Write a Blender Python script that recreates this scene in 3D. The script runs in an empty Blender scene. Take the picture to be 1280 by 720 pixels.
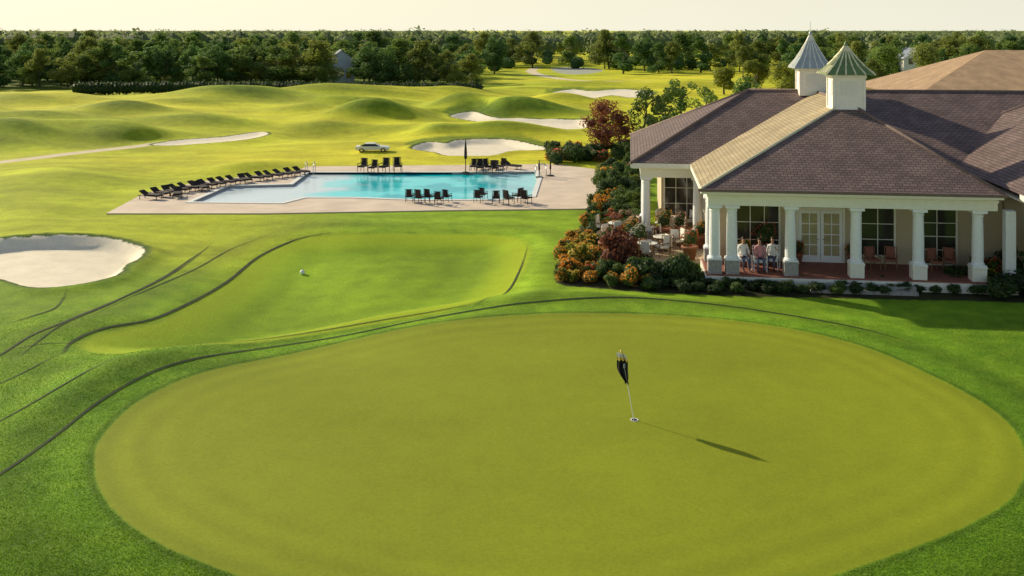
import bpy, bmesh, math, random
import numpy as np
from mathutils import Vector, Matrix
random.seed(7); rng=np.random.default_rng(7)
scene=bpy.context.scene
COL=scene.collection
CH=11.0; F=1200.0; HZ=37.0
# ---------------------------------------------------------------- helpers
def G(px,py,z=0.0):
    Y=(CH-z)*F/(py-HZ); return ((px-640.0)/F*Y, Y)
def sstep(a,b,x):
    t=np.clip((x-a)/(b-a),0,1); return t*t*(3-2*t)
def catmull(pts,n=10,closed=False):
    P=[np.array(p,float) for p in pts]; out=[]; m=len(P)
    rngi=range(m) if closed else range(m-1)
    for i in rngi:
        if closed: p0,p1,p2,p3=P[(i-1)%m],P[i],P[(i+1)%m],P[(i+2)%m]
        else: p0,p1,p2,p3=P[max(i-1,0)],P[i],P[i+1],P[min(i+2,m-1)]
        for k in range(n):
            t=k/n
            out.append(0.5*((2*p1)+(-p0+p2)*t+(2*p0-5*p1+4*p2-p3)*t*t+(-p0+3*p1-3*p2+p3)*t**3))
    if not closed: out.append(P[-1])
    return np.array(out)
def poly(pxs,smooth=True,n=6):
    W=[G(*p) for p in pxs]
    return catmull(W,n,True) if smooth else np.array(W)
def sdist(P,x,y):
    """signed distance to polygon (negative inside)"""
    x=np.asarray(x,float); y=np.asarray(y,float)
    d=np.full(x.shape,1e9); ins=np.zeros(x.shape,bool); m=len(P)
    for i in range(m):
        ax,ay=P[i]; bx,by=P[(i+1)%m]; ex,ey=bx-ax,by-ay
        L=ex*ex+ey*ey+1e-12
        t=np.clip(((x-ax)*ex+(y-ay)*ey)/L,0,1)
        d=np.minimum(d,np.hypot(x-ax-t*ex,y-ay-t*ey))
        c=((ay>y)!=(by>y))
        xi=ax+(y-ay)*ex/(ey if abs(ey)>1e-12 else 1e-12)
        ins^=(c&(x<xi))
    return np.where(ins,-d,d)
def linedist(P,x,y):
    d=np.full(x.shape,1e9)
    for i in range(len(P)-1):
        ax,ay=P[i];bx,by=P[i+1];ex,ey=bx-ax,by-ay
        t=np.clip(((x-ax)*ex+(y-ay)*ey)/(ex*ex+ey*ey+1e-9),0,1)
        d=np.minimum(d,np.hypot(x-ax-t*ex,y-ay-t*ey))
    return d
# ---------------------------------------------------------------- materials
def mat(name): 
    m=bpy.data.materials.new(name); m.use_nodes=True
    nt=m.node_tree; b=nt.nodes['Principled BSDF']; return m,nt,b
def simple(name,col,rough=0.6,metal=0.0,var=0.12,scale=6.0,bump=0.0):
    m,nt,b=mat(name); N=nt.nodes; L=nt.links
    b.inputs['Roughness'].default_value=rough; b.inputs['Metallic'].default_value=metal
    tc=N.new('ShaderNodeTexCoord'); no=N.new('ShaderNodeTexNoise'); no.inputs['Scale'].default_value=scale; no.inputs['Detail'].default_value=5
    L.new(tc.outputs['Object'],no.inputs['Vector'])
    mr=N.new('ShaderNodeMapRange'); mr.inputs[1].default_value=0.25; mr.inputs[2].default_value=0.75
    mr.inputs[3].default_value=1-var; mr.inputs[4].default_value=1+var; L.new(no.outputs['Fac'],mr.inputs[0])
    vm=N.new('ShaderNodeVectorMath'); vm.operation='SCALE'; vm.inputs[0].default_value=col[:3]
    L.new(mr.outputs[0],vm.inputs['Scale']); L.new(vm.outputs[0],b.inputs['Base Color'])
    if bump>0:
        bp=N.new('ShaderNodeBump'); bp.inputs['Strength'].default_value=bump; bp.inputs['Distance'].default_value=0.02
        L.new(no.outputs['Fac'],bp.inputs['Height']); L.new(bp.outputs[0],b.inputs['Normal'])
    return m
def leafmat(name,dark,light,trans=0.3,clump=0.6):
    m,nt,b=mat(name); N=nt.nodes; L=nt.links
    at=N.new('ShaderNodeAttribute'); at.attribute_name='leaf'
    oi=N.new('ShaderNodeObjectInfo')
    tc=N.new('ShaderNodeTexCoord'); no=N.new('ShaderNodeTexNoise'); no.inputs['Scale'].default_value=clump; L.new(tc.outputs['Object'],no.inputs['Vector'])
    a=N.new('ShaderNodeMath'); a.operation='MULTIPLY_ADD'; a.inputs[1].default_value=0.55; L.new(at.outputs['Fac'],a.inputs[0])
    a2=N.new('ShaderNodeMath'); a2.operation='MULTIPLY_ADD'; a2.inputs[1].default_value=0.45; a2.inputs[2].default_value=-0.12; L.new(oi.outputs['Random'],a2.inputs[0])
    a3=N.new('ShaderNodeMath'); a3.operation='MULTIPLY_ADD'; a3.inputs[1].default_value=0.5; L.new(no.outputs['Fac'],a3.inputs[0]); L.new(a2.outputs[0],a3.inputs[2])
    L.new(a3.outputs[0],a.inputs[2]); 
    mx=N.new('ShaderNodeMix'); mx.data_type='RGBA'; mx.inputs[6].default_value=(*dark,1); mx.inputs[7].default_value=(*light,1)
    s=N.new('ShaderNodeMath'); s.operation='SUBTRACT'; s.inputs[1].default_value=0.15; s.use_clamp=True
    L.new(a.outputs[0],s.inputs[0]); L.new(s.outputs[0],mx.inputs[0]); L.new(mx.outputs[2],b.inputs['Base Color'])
    b.inputs['Roughness'].default_value=0.65
    tr=N.new('ShaderNodeBsdfTranslucent'); L.new(mx.outputs[2],tr.inputs['Color'])
    ms=N.new('ShaderNodeMixShader'); ms.inputs[0].default_value=trans
    L.new(b.outputs[0],ms.inputs[1]); L.new(tr.outputs[0],ms.inputs[2]); L.new(ms.outputs[0],N['Material Output'].inputs[0])
    return m
M_white=simple('white_paint',(0.84,0.86,0.88),0.5,var=0.04)
M_cream=simple('cream_stucco',(0.56,0.47,0.33),0.85,var=0.08,bump=0.2,scale=14)
M_trim=simple('trim_paint',(0.84,0.81,0.72),0.55,var=0.05)
M_brick=simple('porch_brick',(0.28,0.10,0.07),0.8,var=0.25,scale=8)
M_stone=simple('pedestal_stone',(0.36,0.34,0.32),0.9,var=0.3,scale=7,bump=0.6)
M_black=simple('black_metal',(0.015,0.014,0.014),0.5,var=0.1)
M_darkfab=simple('dark_cushion',(0.03,0.018,0.018),0.9,var=0.3)
M_wick=simple('wicker',(0.26,0.15,0.08),0.8,var=0.3,scale=40)
M_conc=simple('pool_deck_concrete',(0.72,0.58,0.46),0.85,var=0.16,scale=0.6,bump=0.1)
M_patio=simple('patio_stone',(0.58,0.46,0.33),0.85,var=0.2,scale=3,bump=0.2)
M_coping=simple('pool_coping',(0.86,0.85,0.81),0.6,var=0.05)
M_bark=simple('bark',(0.10,0.085,0.055),0.9,var=0.35,scale=9,bump=0.7)
M_copper=simple('patina_metal',(0.16,0.24,0.09),0.5,0.2,var=0.25,scale=4)
M_seam=simple('pale_seam',(0.72,0.68,0.46),0.5,0.1,var=0.1,scale=4)
M_grey=simple('grey_metal',(0.42,0.47,0.48),0.4,0.3,var=0.15,scale=4)
M_chrome=simple('steel',(0.6,0.6,0.6),0.25,1.0,var=0.03)
M_yellow=simple('yellow_cloth',(0.80,0.62,0.12),0.8)
M_navy=simple('dark_cloth',(0.012,0.012,0.018),0.85)
M_whitec=simple('white_cloth',(0.78,0.78,0.76),0.85)
M_skin=simple('skin',(0.50,0.28,0.19),0.55,var=0.05)
M_trous=simple('trousers',(0.08,0.09,0.16),0.85)
M_pink=simple('pink_cloth',(0.60,0.26,0.28),0.85)
M_hair=simple('hair',(0.04,0.022,0.012),0.7)
M_rubber=simple('rubber',(0.02,0.02,0.02),0.8)
M_terra=simple('terracotta',(0.35,0.14,0.08),0.8,var=0.15)
def glassmat(name,col,rough=0.08):
    m,nt,b=mat(name); N=nt.nodes; L=nt.links
    tc=N.new('ShaderNodeTexCoord'); no=N.new('ShaderNodeTexNoise'); no.inputs['Scale'].default_value=1.3; L.new(tc.outputs['Object'],no.inputs['Vector'])
    mx=N.new('ShaderNodeMix'); mx.data_type='RGBA'; mx.inputs[6].default_value=(col[0]*.5,col[1]*.5,col[2]*.5,1); mx.inputs[7].default_value=(col[0]*1.6,col[1]*1.6,col[2]*1.6,1)
    L.new(no.outputs['Fac'],mx.inputs[0]); L.new(mx.outputs[2],b.inputs['Base Color'])
    b.inputs['Roughness'].default_value=rough; b.inputs['Specular IOR Level'].default_value=0.6
    return m
M_glass=glassmat('window_glass',(0.035,0.035,0.03))
M_glassw=glassmat('door_glass',(0.42,0.36,0.22),0.2)
def roofmat(name,c1,c2,mort,bw=0.30,rh=0.18,nv=0.2):
    m,nt,b=mat(name); N=nt.nodes; L=nt.links
    uv=N.new('ShaderNodeUVMap'); uv.uv_map='UVMap'
    br=N.new('ShaderNodeTexBrick'); br.inputs['Scale'].default_value=1.0
    br.inputs['Color1'].default_value=(*c1,1); br.inputs['Color2'].default_value=(*c2,1); br.inputs['Mortar'].default_value=(*mort,1)
    br.inputs['Mortar Size'].default_value=0.022; br.inputs['Mortar Smooth'].default_value=0.5
    br.inputs['Brick Width'].default_value=bw; br.inputs['Row Height'].default_value=rh
    L.new(uv.outputs[0],br.inputs['Vector'])
    no=N.new('ShaderNodeTexNoise'); no.inputs['Scale'].default_value=0.9; no.inputs['Detail'].default_value=6; L.new(uv.outputs[0],no.inputs['Vector'])
    mr=N.new('ShaderNodeMapRange'); mr.inputs[1].default_value=0.3; mr.inputs[2].default_value=0.7; mr.inputs[3].default_value=1-nv; mr.inputs[4].default_value=1+nv; L.new(no.outputs['Fac'],mr.inputs[0])
    vm=N.new('ShaderNodeVectorMath'); vm.operation='SCALE'; L.new(br.outputs['Color'],vm.inputs[0]); L.new(mr.outputs[0],vm.inputs['Scale'])
    L.new(vm.outputs[0],b.inputs['Base Color']); b.inputs['Roughness'].default_value=0.75
    sx=N.new('ShaderNodeSeparateXYZ'); L.new(uv.outputs[0],sx.inputs[0])
    dv=N.new('ShaderNodeMath'); dv.operation='DIVIDE'; dv.inputs[1].default_value=rh; L.new(sx.outputs[1],dv.inputs[0])
    fr=N.new('ShaderNodeMath'); fr.operation='FRACT'; L.new(dv.outputs[0],fr.inputs[0])
    ad=N.new('ShaderNodeMath'); ad.operation='MULTIPLY_ADD'; ad.inputs[1].default_value=-0.8; ad.inputs[2].default_value=1; L.new(fr.outputs[0],ad.inputs[0])
    bp=N.new('ShaderNodeBump'); bp.inputs['Strength'].default_value=1.0; bp.inputs['Distance'].default_value=0.035
    L.new(ad.outputs[0],bp.inputs['Height']); L.new(bp.outputs[0],b.inputs['Normal'])
    return m
M_roof=roofmat('roof_shingle',(0.150,0.098,0.092),(0.225,0.152,0.138),(0.045,0.030,0.029))
M_roof_sunlit=roofmat('sunlit_roof_shingle',(0.46,0.36,0.21),(0.54,0.43,0.26),(0.26,0.20,0.11))  # lighter copy of the roof shingle, sunlight on the left slope painted in
M_rooftan=roofmat('tan_roof_shingle',(0.48,0.31,0.17),(0.56,0.37,0.21),(0.34,0.22,0.13))
M_cap=simple('ridge_cap',(0.18,0.125,0.11),0.8,var=0.2,scale=5)
# leaves
L_forest=[leafmat('leaf_forest_a',(0.040,0.095,0.018),(0.26,0.37,0.065),.5),leafmat('leaf_forest_b',(0.032,0.090,0.022),(0.17,0.30,0.065),.5),leafmat('leaf_forest_c',(0.060,0.10,0.018),(0.36,0.40,0.07),.5)]
L_far=leafmat('leaf_far_haze',(0.10,0.15,0.055),(0.30,0.36,0.13),0.45,0.02)  # paler greens, distance haze painted into the leaf colour
L_shrub=leafmat('leaf_shrub',(0.025,0.060,0.012),(0.14,0.22,0.035),.4,clump=2)
L_dark=leafmat('leaf_dark',(0.016,0.040,0.010),(0.07,0.125,0.025),.35,clump=2)
L_red=leafmat('leaf_red',(0.09,0.028,0.015),(0.34,0.11,0.05),.4,clump=2)
L_lime=leafmat('leaf_lime',(0.09,0.13,0.015),(0.32,0.34,0.04),.45,clump=2)
L_or=leafmat('petal_orange',(0.62,0.20,0.02),(0.95,0.44,0.05),.4,clump=3)
L_rd=leafmat('petal_red',(0.45,0.05,0.03),(0.82,0.15,0.08),.4,clump=3)
L_pk=leafmat('petal_pink',(0.55,0.20,0.22),(0.85,0.50,0.48),.4,clump=3)
L_wh=leafmat('petal_white',(0.6,0.55,0.45),(0.85,0.8,0.7),clump=3)
L_yl=leafmat('petal_yellow',(0.70,0.42,0.04),(0.95,0.66,0.10),.4,clump=3)
# ---------------------------------------------------------------- mesh helpers
def add(obj,parent=None):
    COL.objects.link(obj)
    if parent is not None: obj.parent=parent
    return obj
def mesh_obj(name,verts,faces,mats,parent=None,smooth=False,mi=None,loc=None):
    me=bpy.data.meshes.new(name); me.from_pydata([tuple(map(float,v)) for v in verts],[],faces)
    for m in (mats if isinstance(mats,(list,tuple)) else [mats]): me.materials.append(m)
    if mi is not None: me.polygons.foreach_set('material_index',mi)
    if smooth: me.polygons.foreach_set('use_smooth',[True]*len(me.polygons))
    me.update(); o=bpy.data.objects.new(name,me)
    if loc is not None: o.location=loc
    return add(o,parent)
def empty(name,loc=(0,0,0),rot=0.0,label=None,cat=None,parent=None,group=None):
    o=bpy.data.objects.new(name,None); o.location=loc; o.rotation_euler=(0,0,rot); o.empty_display_size=0.3
    add(o,parent); tag(o,label,cat,group); return o
def tag(o,label=None,cat=None,group=None,kind=None):
    if label: o['label']=label
    if cat: o['category']=cat
    if group: o['group']=group
    if kind: o['kind']=kind
class MB:
    """collects simple shapes into one mesh"""
    def __init__(s): s.v=[];s.f=[];s.m=[]
    def addm(s,vs,fs,mi=0):
        b=len(s.v); s.v+= [tuple(v) for v in vs]; s.f+=[tuple(b+i for i in f) for f in fs]; s.m+=[mi]*len(fs)
    def box(s,x0,x1,y0,y1,z0,z1,mi=0):
        s.addm([(x0,y0,z0),(x1,y0,z0),(x1,y1,z0),(x0,y1,z0),(x0,y0,z1),(x1,y0,z1),(x1,y1,z1),(x0,y1,z1)],
          [(3,2,1,0),(4,5,6,7),(0,1,5,4),(1,2,6,5),(2,3,7,6),(3,0,4,7)],mi)
    def lathe(s,prof,cx=0,cy=0,n=16,mi=0,rot=0.0,sq=False):
        vs=[];fs=[]
        for r,z in prof:
            for k in range(n):
                a=rot+2*math.pi*k/n; vs.append((cx+r*math.cos(a),cy+r*math.sin(a),z))
        for i in range(len(prof)-1):
            for k in range(n):
                k2=(k+1)%n; fs.append((i*n+k,i*n+k2,(i+1)*n+k2,(i+1)*n+k))
        fs.append(tuple(reversed(range(n)))); fs.append(tuple((len(prof)-1)*n+k for k in range(n)))
        s.addm(vs,fs,mi)
    def tube(s,p,q,r0,r1=None,n=8,mi=0):
        r1=r0 if r1 is None else r1
        p=Vector(p);q=Vector(q);d=(q-p).normalized(); a=d.orthogonal().normalized(); b=d.cross(a)
        vs=[]
        for c,r in ((p,r0),(q,r1)):
            for k in range(n):
                t=2*math.pi*k/n; vs.append(tuple(c+a*r*math.cos(t)+b*r*math.sin(t)))
        fs=[(k,(k+1)%n,n+(k+1)%n,n+k) for k in range(n)]+[tuple(reversed(range(n))),tuple(range(n,2*n))]
        s.addm(vs,fs,mi)
    def obj(s,name,mats,parent=None,smooth=False,loc=None,bevel=0,autosmooth=False):
        o=mesh_obj(name,s.v,s.f,mats,parent,smooth,s.m,loc)
        if bevel>0:
            md=o.modifiers.new('b','BEVEL'); md.width=bevel; md.segments=2; md.limit_method='ANGLE'
        return o
def copy_tree(o,loc,rot,scale=1.0,parent=None,group=None,label=None):
    c=o.copy(); COL.objects.link(c)
    if parent is None:
        c.location=loc; c.rotation_euler=(0,0,rot); c.scale=(scale,)*3 if not isinstance(scale,tuple) else scale
        if label: c['label']=label
    else: c.parent=parent
    for ch in o.children: copy_tree(ch,None,None,parent=c)
    return c
# ---------------------------------------------------------------- zones
PG=poly([(118,590),(128,550),(175,508),(270,468),(390,437),(530,409),(640,398),(740,395),(860,399),(980,413),(1080,437),(1170,476),(1235,512),(1272,548),(1281,590),(1262,630),(1200,667),(1110,702),(1000,738),(850,775),(650,790),(450,768),(300,727),(190,680),(135,635)])
PLOW=poly([(100,432),(140,416),(200,400),(240,373),(285,343),(325,312),(370,296),(450,292),(560,289),(640,292),(662,308),(652,338),(622,372),(560,391),(480,404),(390,418),(290,435),(190,446),(120,444)])
PB=[poly([(-70,318),(-20,306),(60,302),(135,302),(178,312),(176,325),(158,337),(145,352),(95,366),(40,368),(-10,352),(-60,345)]),
 poly([(515,187),(535,179),(560,180),(575,176),(630,175),(672,183),(690,188),(640,190),(612,196),(560,196),(545,192)]),
 poly([(563,146),(590,141),(618,147),(650,148),(690,149),(733,151),(738,160),(700,163),(670,158),(640,160),(600,153)]),
 poly([(688,117),(715,112),(740,114),(770,112),(802,113),(818,118),(790,122),(765,119),(740,123),(705,122)]),
 poly([(190,181),(230,175),(280,171),(325,165),(335,168),(310,174),(260,179),(215,182)])]
PATHS=[catmull([G(*p) for p in [(-200,232),(-120,219),(0,204),(80,193),(160,184),(215,178)]],8),
       catmull([G(*p) for p in [(672,84),(664,89),(680,95),(715,100),(760,102),(830,103)]],8)]
PW=[0.9,1.4]
DECK=np.array([G(*p) for p in [(133,268),(180,243),(250,228),(372,214),(384,209),(500,208),(690,206),(750,213),(750,235),(738,262),(560,264),(330,268)]])
POOL=np.array([G(*p) for p in [(240,254),(286,234),(366,232),(386,217),(470,217),(565,217),(668,216),(672,224),(664,247),(620,251),(520,251),(440,248),(380,248),(352,255)]])
BED=poly([(748,214),(790,203),(812,212),(806,262),(812,292),(800,318),(870,340),(1000,352),(1150,352),(1330,352),(1400,380),(1200,376),(1000,372),(850,368),(740,360),(697,354),(697,330),(715,300),(738,262),(752,236)])
POND=poly([(690,85),(720,84),(752,87),(745,91),(715,93),(695,90)])
mounds=[# px,py,wx(px),sy(m),h
 (30,132,120,5.0,1.7),(55,158,120,3.4,1.3),(-10,184,130,3.0,0.9),(165,150,110,3.6,1.4),(235,130,130,5.0,1.6),
 (330,128,120,5,1.4),(250,156,90,3.0,0.9),(465,152,85,2.8,2.4),(405,160,80,2.8,0.9),(100,172,90,2.8,1.0),
 (575,136,60,3.0,1.8),(650,141,110,2.9,2.5),(560,120,90,4,1.2),(700,128,60,4,1.1),(860,108,80,6,1.2),(960,103,60,6,1.1),
 (545,168,45,1.8,.8),(620,167,90,1.8,1.1),(-90,150,120,4,1.6),(-100,188,90,3,1.0),(310,214,70,1.6,0.45),(90,226,110,3,0.5),(400,122,90,5,1.4),(390,142,80,3,1.1),(730,108,110,4,.9)]
mr_=random.Random(3)
for i in range(34):
    py=mr_.uniform(121,180); px=mr_.uniform(-150,560 if py<165 else 180)
    mounds.append((px,py,mr_.uniform(55,110),mr_.uniform(1.7,2.8),mr_.uniform(.35,.85)*(1.0 if py<150 else .75)))
MW=[]
for (px,py,wx,sy,h) in mounds:
    X,Y=G(px,py); MW.append((X,Y,wx/F*Y*0.5,sy,h))
def moundz(x,y):
    z=np.zeros(x.shape)
    for X,Y,sx,sy,h in MW:
        xr=x-X+(y-Y)*0.35*math.sin(X*3.1); dy=y-Y+0.10*(x-X)*math.sin(Y*2.3); s=np.where(dy<0,sy*0.72,sy*2.0)
        z+=h*np.exp(-(xr/sx)**2/2-(dy/s)**2/2)
    return z
def H(x,y,deckpit=True):
    x=np.asarray(x,float); y=np.asarray(y,float)
    z=moundz(x,y)
    far=sstep(78,100,y)*(1-sstep(170,200,y))
    z+=far*(0.35*np.sin(x*0.09+1.3+0.05*y)*np.sin(y*0.13+0.4)+0.2*np.sin(x*0.17-y*0.17)+0.10*np.sin(x*0.41+y*0.5))
    near=np.full(x.shape,1e3)
    for i in (1,2,3,4): near=np.minimum(near,sdist(PB[i],x,y))
    near=np.minimum(near,linedist(PATHS[0],x,y)-1.0)
    z*=0.08+0.92*sstep(0.0,3.5,near)
    nl=sstep(-2,-12,x)*sstep(26,32,y)*(1-sstep(70,85,y))
    z+=nl*0.25*np.sin(x*0.35+y*0.2)
    sl=sdist(PLOW,x,y)
    z-=0.65*sstep(1.8,-3.6,sl)
    sg=sdist(PG,x,y)
    z+=0.10*sstep(2.2,0.0,sg)
    z+=0.36*np.exp(-((sg-2.2)/1.2)**2)*sstep(24,30,y)*sstep(12,2,x)
    for i,P in enumerate(PB):
        s=sdist(P,x,y); dep=[0.5,0.35,0.4,0.2,0.1][i]; w=[0.8,1.2,1.5,2,1.2][i]
        z+=-dep*sstep(0.0,-w,s)+[.16,.16,.12,.05,.05][i]*np.exp(-((s-0.35)/0.5)**2)
    if deckpit:
        sd=sdist(DECK,x,y)
        z=np.where(sd<4,z*sstep(0,4,sd),z)
        z-=1.4*sstep(-0.35,-1.3,sd)
    sb=sdist(BED,x,y); z=z*sstep(0.0,2.0,sb)
    return z
def Hs(x,y): return float(H(np.array([x]),np.array([y]),False)[0])
LINES=[([(-60,475),(0,448),(40,426),(85,409),(150,380),(215,341),(268,296)],0.16),
 ([(20,455),(50,432),(80,413),(140,386),(200,350),(238,320),(262,302)],0.11),
 ([(78,452),(90,432),(130,415),(190,400),(238,373),(283,343),(323,312),(368,296),(420,291)],0.20),
 ([(-80,565),(0,530),(60,505),(110,483),(158,462)],0.11),
 ([(-60,632),(0,593),(60,555),(130,508),(220,468),(330,437),(450,416),(560,396),(680,384),(800,380),(900,385),(1000,397),(1080,412),(1150,432)],0.14),
 ([(590,390),(632,362),(650,332),(660,302)],0.13),([(0,412),(40,402),(70,392),(84,372)],0.14),([(0,444),(60,436),(110,432)],.10),
 ([(180,455),(300,430),(420,410),(540,392),(600,384)],0.10),
 ([(-60,500),(0,482),(50,462),(90,440)],.08),([(110,405),(180,368),(240,335),(290,305),(340,290)],.10)]
# ---------------------------------------------------------------- ground
us=np.concatenate([np.arange(-2200,-300,100),np.arange(-300,1580,4.0),np.arange(1580,3500,100)])
rows=np.concatenate([[3600,2600,1900,1400,1100,950,860],np.arange(800,440,-3.0),np.arange(440,200,-2.0),np.arange(200,60,-1.0),[58,55,52,49,46,43,41,39.5,38.6]])
Yv=CH*F/(rows-HZ)
XX=((us[None,:]-640)/F)*Yv[:,None]; YY=np.repeat(Yv[:,None],len(us),1)
x=XX.ravel(); y=YY.ravel(); z=H(x,y)
nr,nc=XX.shape
me=bpy.data.meshes.new('ground')
me.vertices.add(nr*nc); co=np.stack([x,y,z],1).astype(np.float32); me.vertices.foreach_set('co',co.ravel())
ii,jj=np.meshgrid(np.arange(nr-1),np.arange(nc-1),indexing='ij'); a=(ii*nc+jj).ravel()
q=np.stack([a,a+1,a+nc+1,a+nc],1).astype(np.int32)
me.loops.add(q.size); me.loops.foreach_set('vertex_index',q.ravel())
me.polygons.add(len(q)); me.polygons.foreach_set('loop_start',np.arange(0,q.size,4,dtype=np.int32)); 
me.update(calc_edges=True); me.validate()
me.polygons.foreach_set('use_smooth',np.ones(len(me.polygons),bool))
def fattr(name,vals):
    at=me.attributes.new(name,'FLOAT','POINT'); at.data.foreach_set('value',vals.astype(np.float32))
sg=sdist(PG,x,y); sl=sdist(PLOW,x,y)
ss=np.full(x.shape,1e3)
for P in PB: ss=np.minimum(ss,sdist(P,x,y))
sp=np.minimum(linedist(PATHS[0],x,y)-PW[0],linedist(PATHS[1],x,y)-PW[1])
fattr('sd_green',sg); fattr('sd_low',sl); fattr('sd_sand',ss); fattr('sd_path',sp); fattr('sd_bed',sdist(BED,x,y)); fattr('sd_pond',sdist(POND,x,y))
rough=np.array([0.125,0.27,0.012]); roughd=np.array([0.10,0.235,0.012]); mid=np.array([0.24,0.40,0.014]); farc=np.array([0.76,0.68,0.035]); farm=np.array([0.48,0.54,0.022]); rough_shade=np.array([0.10,0.20,0.012])
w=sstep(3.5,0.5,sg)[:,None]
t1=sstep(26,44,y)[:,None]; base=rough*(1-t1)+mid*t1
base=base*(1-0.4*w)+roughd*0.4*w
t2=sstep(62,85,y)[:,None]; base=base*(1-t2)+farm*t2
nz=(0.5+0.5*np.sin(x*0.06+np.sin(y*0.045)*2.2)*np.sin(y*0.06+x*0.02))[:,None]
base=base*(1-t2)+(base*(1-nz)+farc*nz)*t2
slope_shade=np.clip((moundz(x,y)-moundz(x,y-2.2))/0.85-0.10,0,1)[:,None]*t2; base=base*(1-0.85*slope_shade)+rough_shade*0.85*slope_shade  # camera-facing mound slopes darkened: shade painted into the rough grass colour
# banks behind the far bunkers, darkened with the same shade colour
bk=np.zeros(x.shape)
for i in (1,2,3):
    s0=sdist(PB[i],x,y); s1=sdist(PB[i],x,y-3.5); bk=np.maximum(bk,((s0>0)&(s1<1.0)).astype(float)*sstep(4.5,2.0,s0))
bk=bk[:,None]; base=base*(1-.8*bk)+rough_shade*.8*bk
lf=(sstep(-6,-18,x)*sstep(40,50,y))[:,None]*(1-t2); base=base*(1-0.7*lf)+np.array([0.56,0.57,0.026])*0.7*lf
rl=(sstep(8,14,x)*sstep(24,34,y)*(1-sstep(60,70,y)))[:,None]; base=base*(1-0.6*rl)+roughd*0.6*rl
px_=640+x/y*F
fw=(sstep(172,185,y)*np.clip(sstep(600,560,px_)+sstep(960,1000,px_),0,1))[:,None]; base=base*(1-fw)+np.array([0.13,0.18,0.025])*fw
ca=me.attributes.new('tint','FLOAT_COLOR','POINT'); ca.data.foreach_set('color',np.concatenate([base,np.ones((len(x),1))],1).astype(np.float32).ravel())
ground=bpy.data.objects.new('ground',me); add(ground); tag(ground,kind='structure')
m,nt,b=mat('turf'); N=nt.nodes; L=nt.links
def attr(n):
    a=N.new('ShaderNodeAttribute'); a.attribute_name=n; return a
geo=N.new('ShaderNodeNewGeometry')
def noise(sc,det=4,rough=0.55,stretch=None,rot=0.0):
    n=N.new('ShaderNodeTexNoise'); n.inputs['Scale'].default_value=sc; n.inputs['Detail'].default_value=det; n.inputs['Roughness'].default_value=rough
    if stretch:
        mp=N.new('ShaderNodeMapping'); mp.inputs['Scale'].default_value=stretch; mp.inputs['Rotation'].default_value=(0,0,rot); L.new(geo.outputs['Position'],mp.inputs[0]); L.new(mp.outputs[0],n.inputs['Vector'])
    else: L.new(geo.outputs['Position'],n.inputs['Vector'])
    return n
def mr(src,a,b_,c,d,smooth=False):
    r=N.new('ShaderNodeMapRange'); r.inputs[1].default_value=a;r.inputs[2].default_value=b_;r.inputs[3].default_value=c;r.inputs[4].default_value=d
    if smooth: r.interpolation_type='SMOOTHSTEP'
    L.new(src,r.inputs[0]); return r.outputs[0]
def mth(op,a,b_=None,c=None):
    n=N.new('ShaderNodeMath'); n.operation=op
    for i,v in enumerate((a,b_,c)):
        if v is None: continue
        if isinstance(v,(int,float)): n.inputs[i].default_value=v
        else: L.new(v,n.inputs[i])
    return n.outputs[0]
def mix(f,a,b_):
    n=N.new('ShaderNodeMix'); n.data_type='RGBA'
    if isinstance(f,(int,float)): n.inputs[0].default_value=f
    else: L.new(f,n.inputs[0])
    for i,v in ((6,a),(7,b_)):
        if isinstance(v,tuple): n.inputs[i].default_value=(*v,1)
        else: L.new(v,n.inputs[i])
    return n.outputs[2]
def scale(c,f):
    n=N.new('ShaderNodeVectorMath'); n.operation='SCALE'
    if isinstance(c,tuple): n.inputs[0].default_value=c
    else: L.new(c,n.inputs[0])
    L.new(f,n.inputs['Scale']); return n.outputs[0]
nbig=noise(0.12,3).outputs['Fac']; nmid=noise(1.1,5,0.65).outputs['Fac']; nfin=noise(14,6,0.75).outputs['Fac']; nblade=noise(55,3,0.8).outputs['Fac']
nedge=noise(2.5,3).outputs['Fac']; nstr=noise(0.28,4,0.6,(0.3,1.0,1.0),0.25).outputs['Fac']
sG0=attr('sd_green').outputs['Fac']; sL0=attr('sd_low').outputs['Fac']
f=mth('MULTIPLY',mr(nbig,0.3,0.7,0.82,1.18),mr(nmid,0.25,0.75,0.76,1.24))
f=mth('MULTIPLY',f,mr(nfin,0.3,0.7,0.66,1.34)); f=mth('MULTIPLY',f,mr(nblade,0.3,0.7,0.76,1.24)); f=mth('MULTIPLY',f,mr(nstr,0.3,0.7,0.76,1.26))
band=mth('MULTIPLY_ADD',mth('SINE',mth('MULTIPLY',sG0,2.6)),mr(sG0,0.3,6.0,0.22,0.0),1.0)
band2=mth('MULTIPLY_ADD',mth('SINE',mth('MULTIPLY',mth('ADD',sL0,mr(nmid,0,1,-.3,.3)),2.4)),mr(sL0,0.3,5.5,0.22,0.0),1.0)
f=mth('MULTIPLY',f,mth('MULTIPLY',band,band2))
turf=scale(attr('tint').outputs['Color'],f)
turf=mix(mr(nmid,0.35,0.75,0.0,0.3),turf,scale((0.34,0.38,0.03),f))
sL=mth('ADD',sL0,mr(nedge,0,1,-0.16,0.16))
stripe=mth('SINE',mth('MULTIPLY',sL0,3.6))
lowc=scale((0.250,0.395,0.012),mth('MULTIPLY',mth('MULTIPLY_ADD',stripe,0.05,1.0),mth('MULTIPLY',mr(nbig,0.3,0.7,0.76,1.24),mth('MULTIPLY',mr(nmid,0.3,0.7,0.86,1.14),mr(nfin,0.3,0.7,0.80,1.20)))))
lowb=mix(mr(sL0,-2.6,-0.2,0.0,0.6,True),lowc,scale((0.50,0.60,0.020),mr(nfin,0.3,0.7,0.82,1.18)))
col=mix(mr(sL,-0.28,0.28,1,0,True),turf,lowb)
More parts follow.
